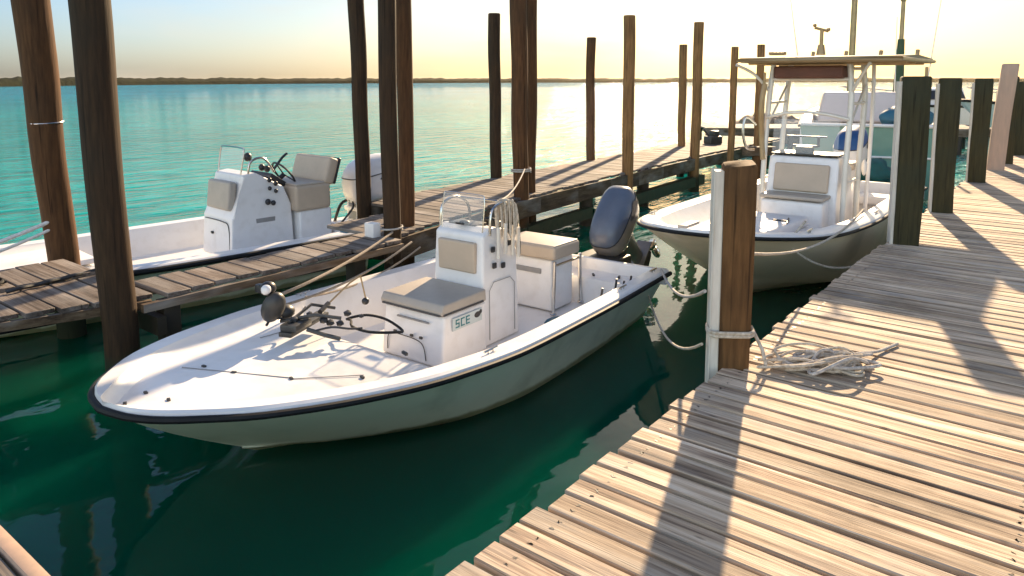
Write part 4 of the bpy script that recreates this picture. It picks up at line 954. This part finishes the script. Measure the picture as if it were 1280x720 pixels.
# small dark winch/box on far pier
o = MB().box((0,0,.10),(.38,.28,.2),bev=.03).box((.07,.03,.26),(.17,.2,.15),bev=.03).tube([(-.14,0,.2),(-.25,.07,.38)],.03,8).build('dock_box','darkgrey',loc=XY(17.6,7.45,DECK),rotz=.5); tag(o,'dark gear box standing on the pier near the orange brown piles','box')
# low cut beam between pier and right boat
o = empty('cut_beam', XY(13.9,4.95,0), .25, 'short brown beam on a stub pile just left of the T-top console', 'beam')
MB().box((0,0,1.0),(.62,.2,.17),bev=.015).build('beam','fascia',o); MB().tube([(-.05,0,-.5),(-.05,0,.92)],.09,10).build('stub_pile','pile_warm',o)

# ------------------------------------------------------------------ ropes
def rope(name, pts, r, m, label, cat='rope', group=None, closed=False, n=8):
    o = MB().tube([Vector(p) for p in pts], r, n, closed=closed).build(name, m); return tag(o, label, cat, group)
# wraps round the nearest post
c0 = XY(3.93,1.505)
pts = []
for k in range(0, 42):
    a = k*2*math.pi/20; e = 6; q = (abs(math.cos(a))**e+abs(math.sin(a))**e)**(-1/e)
    rr = (.088*q+.010); a2 = a+R(-8)
    x_, y_ = rr*math.cos(a2), rr*math.sin(a2)
    if x_ < -.08: x_ -= .046
    pts.append((c0.x+x_, c0.y+y_, DECK+.175+.018*k/20))
pts += [(c0.x+.13, c0.y-.10, DECK+.12), (c0.x+.15, c0.y-.12, DECK+.03)]
rope('post_rope', pts, .010, 'rope', 'beige rope wrapped twice round the nearest square post')
# coil heap on the dock boards
def coil(c, R0, n, seed, stretch=1.6, rz=.3, z0=.012):
    rd = random.Random(seed); ctrl = []
    for k in range(n):
        a = k*1.15+rd.uniform(-.2,.2); rr = R0*rd.uniform(.25,1.2)
        x_ = math.cos(a)*rr*stretch+rd.uniform(-.05,.05); y_ = math.sin(a)*rr*.62+rd.uniform(-.03,.03)
        ctrl.append((c[0]+x_*math.cos(rz)-y_*math.sin(rz), c[1]+x_*math.sin(rz)+y_*math.cos(rz), c[2]+z0+abs(rd.gauss(0,.034))))
    return spline(ctrl, 7)
cc = XY(4.12,1.17,DECK)
pts = [(c0.x+.12, c0.y-.08, DECK+.05)] + coil((cc.x+.08,cc.y-.02,DECK), .20, 62, 5, stretch=1.35, rz=.05)
rope('rope_heap', pts, .008, 'rope', 'loose heap of beige and grey rope on the boards beside the nearest post')
pts = coil((cc.x+.16,cc.y-.02,DECK+.015), .22, 30, 9, stretch=1.25, rz=.1)
rope('rope_heap', pts, .0095, 'ropegrey', 'thicker grey strands lying over the rope heap at the nearest post')
pts = spline([(cc.x-.10,cc.y-.12,DECK+.05),(cc.x+.15,cc.y-.04,DECK+.07),(cc.x+.36,cc.y+.08,DECK+.05),(cc.x+.52,cc.y+.2,DECK+.016),(cc.x+.7,cc.y+.33,DECK+.013)],8)
rope('dock_line', pts, .009, 'ropegrey', 'short grey rope tail running from the heap over the boards to the right')
# stern line of the skiff to the near post, dipping to the water
S = XY(6.25,3.12,.55)
rope('stern_line', sag(S, (c0.x-.17,c0.y,DECK+.42), .12), .011, 'ropegrey', 'grey stern line from the white skiff to the nearest square post')
rope('second_stern_line', sag(XY(6.32,3.3,.30), (c0.x-.17,c0.y+.03,DECK+.1), .22), .009, 'rope', 'thin beige line from the skiff transom dipping to the water before the nearest post')
# right boat lines
rope('bow_line', sag(XY(7.3,2.12,.98), XY(7.9,1.56,.86), .0)[:1]+sag(XY(7.0,2.2,.80), XY(7.85,1.56,.62), .18), .012, 'rope', 'beige bow line sagging below the rub rail of the T-top boat')
rope('spring_line', sag((c0.x+.02,c0.y+.11,DECK+.62), XY(9.1,2.0,.86), .18), .011, 'rope', 'beige spring line from the nearest post up to the rail of the T-top boat')
# lines from skiff bow to the pair of piles
e1 = XY(5.1,5.5,DECK+.10)
rope('bow_warp', sag(XY(2.98,4.62,.76), XY(5.0,5.50,DECK+.06), .05), .013, 'ropedark', 'brown warp from the trolling motor to the close pair of piles, upper of three')
rope('bow_warp', sag(XY(3.02,4.52,.72), XY(5.15,5.38,DECK-.05), .07), .011, 'ropedark', 'brown warp just under the upper one, middle of three')
rope('bow_warp', sag(XY(3.5,4.9,.60), XY(5.25,5.36,DECK-.12), .09), .010, 'ropedark', 'lowest and shortest brown warp against the dark pier edge')
rope('pile_rope', [(XY(5.1,5.62).x+math.cos(t)*.112, XY(5.1,5.62).y+math.sin(t)*.112, DECK+.05+t*.006) for t in [k*.4 for k in range(24)]], .010, 'ropegrey', 'beige rope wound low round the front pile of the close pair')
# rope coil hanging on the thick central pile / console
cu = XY(7.95,6.12)
rope('pile_coil', [(cu.x+math.cos(t)*.135, cu.y+math.sin(t)*.135, DECK+.34+t*.004) for t in [k*.4 for k in range(34)]], .010, 'ropegrey', 'beige rope wound round the thick central pile')
rope('pile_tail', sag(XY(7.85,5.98,DECK+.4), XY(4.72,4.05,1.33), .16), .009, 'ropegrey', 'beige line drooping from the central pile to the console rail of the white skiff')
# hank of beige line on the console rail
hk = []
h0 = XY(4.70,3.80,1.30)
for k in range(15):
    x_ = (k%5)*.035-.06; hk += [(h0.x+x_, h0.y+.01*(k%3), h0.z+.02+.01*(k%2)), (h0.x+x_+.012, h0.y-.02+.01*(k%2), h0.z-.20-.03*((k*7)%3)), (h0.x+x_+.02, h0.y+.02, h0.z+.015)]
rope('line_hank', spline(hk,4), .0085, 'rope', 'hank of beige line hanging from the console rail of the white skiff')
# mooring lines of the left boat
rope('mooring_line', sag(XY(2.55,7.2,1.12), XY(.75,7.95,.68), .10), .018, 'ropewhite', 'upper white mooring line from the leftmost pile')
rope('mooring_line', sag(XY(2.55,7.2,1.05), XY(.55,8.0,.68), .16), .014, 'ropewhite', 'lower white mooring line from the leftmost pile')
pc = XY(1.75,6.55,DECK)
rope('rope_pile', coil((pc.x-.1,pc.y,DECK+.03), .17, 46, 21, stretch=1.2, rz=.2, z0=.02), .014, 'rubber', 'dark tangled rope at the left edge on the pier platform')
rope('rope_pile', coil((pc.x-.05,pc.y,DECK+.04), .14, 26, 22, stretch=1.2, rz=.2, z0=.03), .012, 'ropegrey', 'grey rope strands over the dark tangle at the left edge')
rope('chain_length', spline([tuple(XY(1.85+.1*k, 6.30-.03*(k%2)+.02*k, DECK+.02+.012*(k%2))) for k in range(9)],5), .016, 'black', 'short black chain lying on the pier platform boards')

# ------------------------------------------------------------------ world, sun, camera
sc = bpy.context.scene
SUN_EL, SUN_AZ = R(24), R(20.5)
ANTI_FILL = 3.6      # added fill light: unseen sky opposite the sun brightened to lift the shadows
w = bpy.data.worlds.new('World'); sc.world = w; w.use_nodes = True
nt = w.node_tree; bg = nt.nodes['Background']
sk = nt.nodes.new('ShaderNodeTexSky'); sk.sky_type = 'NISHITA'; sk.sun_disc = False
sk.sun_elevation = SUN_EL; sk.sun_rotation = SUN_AZ; sk.air_density = 1.0; sk.dust_density = 1.6; sk.ozone_density = 4.5; sk.altitude = 0
tcw = nt.nodes.new('ShaderNodeTexCoord'); mpw = nt.nodes.new('ShaderNodeMapping'); mpw.inputs['Scale'].default_value = (1.6,1.6,9); mpw.inputs['Rotation'].default_value = (.05,.08,.4)
nw = nt.nodes.new('ShaderNodeTexNoise'); nw.inputs['Scale'].default_value = 1.7; nw.inputs['Detail'].default_value = 6; nw.inputs['Roughness'].default_value = .55
nt.links.new(tcw.outputs['Generated'], mpw.inputs[0]); nt.links.new(mpw.outputs[0], nw.inputs['Vector'])
rw = nt.nodes.new('ShaderNodeMapRange'); rw.inputs[1].default_value = .48; rw.inputs[2].default_value = .75; rw.inputs[4].default_value = .40
nt.links.new(nw.outputs['Fac'], rw.inputs[0])
mw = nt.nodes.new('ShaderNodeMix'); mw.data_type = 'RGBA'; mw.inputs[7].default_value = (7.0, 5.9, 4.6, 1)
nt.links.new(rw.outputs[0], mw.inputs[0]); nt.links.new(sk.outputs[0], mw.inputs[6]); 
dp = nt.nodes.new('ShaderNodeVectorMath'); dp.operation = 'DOT_PRODUCT'; dp.inputs[1].default_value = (math.sin(SUN_AZ+.25), math.cos(SUN_AZ+.25), 0)
nt.links.new(tcw.outputs['Generated'], dp.inputs[0])
r2 = nt.nodes.new('ShaderNodeMapRange'); r2.inputs[1].default_value = .45; r2.inputs[2].default_value = .98; nt.links.new(dp.outputs['Value'], r2.inputs[0])
tn = nt.nodes.new('ShaderNodeMix'); tn.data_type = 'RGBA'; tn.inputs[6].default_value = (.93,.98,1.04,1); tn.inputs[7].default_value = (.78,.66,.45,1); nt.links.new(r2.outputs[0], tn.inputs[0])
r3 = nt.nodes.new('ShaderNodeMapRange'); r3.interpolation_type = 'SMOOTHSTEP'; r3.inputs[1].default_value = -.05; r3.inputs[2].default_value = -.55; r3.inputs[3].default_value = 1; r3.inputs[4].default_value = ANTI_FILL
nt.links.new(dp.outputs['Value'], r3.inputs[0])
r4 = nt.nodes.new('ShaderNodeMapRange'); r4.inputs[1].default_value = -.05; r4.inputs[2].default_value = -.55; nt.links.new(dp.outputs['Value'], r4.inputs[0])
wm = nt.nodes.new('ShaderNodeMix'); wm.data_type = 'RGBA'; wm.inputs[6].default_value = (1,1,1,1); wm.inputs[7].default_value = (1.36,1.0,.70,1); nt.links.new(r4.outputs[0], wm.inputs[0])
wv_ = nt.nodes.new('ShaderNodeVectorMath'); wv_.operation = 'MULTIPLY'; nt.links.new(mw.outputs[2], wv_.inputs[0]); nt.links.new(wm.outputs[2], wv_.inputs[1])
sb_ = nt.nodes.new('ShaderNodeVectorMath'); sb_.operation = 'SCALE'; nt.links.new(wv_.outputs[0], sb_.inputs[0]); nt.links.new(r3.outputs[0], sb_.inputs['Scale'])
ml = nt.nodes.new('ShaderNodeMix'); ml.data_type = 'RGBA'; ml.blend_type = 'MULTIPLY'; ml.inputs[0].default_value = 1
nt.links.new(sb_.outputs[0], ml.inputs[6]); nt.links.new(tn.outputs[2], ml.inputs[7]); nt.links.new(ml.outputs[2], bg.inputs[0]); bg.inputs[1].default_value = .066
sl = bpy.data.lights.new('sun', 'SUN'); sl.energy = 5.0; sl.angle = R(.8); sl.color = (1, .75, .47)
so = bpy.data.objects.new('sun', sl); C.objects.link(so)
dv = Vector((math.sin(SUN_AZ)*math.cos(SUN_EL), math.cos(SUN_AZ)*math.cos(SUN_EL), math.sin(SUN_EL)))
so.rotation_euler = dv.to_track_quat('Z', 'Y').to_euler(); so.location = dv*50
HAZE = .00009
if HAZE:
    hz = MB().box((0,700,.5),(3600,3600,17)).build('haze','gel',smooth=False); tag(hz,kind='stuff')
    hm = bpy.data.materials.new('haze_air'); hm.use_nodes = True; hn = hm.node_tree; hn.nodes.remove(hn.nodes['Principled BSDF'])
    pv = hn.nodes.new('ShaderNodeVolumePrincipled'); pv.inputs['Color'].default_value = (1,.88,.70,1); pv.inputs['Density'].default_value = HAZE; pv.inputs['Anisotropy'].default_value = .75
    hn.links.new(pv.outputs[0], hn.nodes['Material Output'].inputs['Volume']); hz.data.materials.clear(); hz.data.materials.append(hm)
cam = bpy.data.cameras.new('camera'); co = bpy.data.objects.new('camera', cam); C.objects.link(co)
co.location = (0, 0, HCAM); co.rotation_euler = (R(90)-math.atan(108/917), 0, 0)
cam.sensor_width = 36; cam.lens = 36*917/1280; cam.shift_y = -152/1280; cam.clip_end = 20000; cam.clip_start = .05
sc.camera = co
sc.view_settings.view_transform = 'Standard'; sc.view_settings.look = 'None'; sc.view_settings.gamma = 1
sc.view_settings.exposure = 1.22
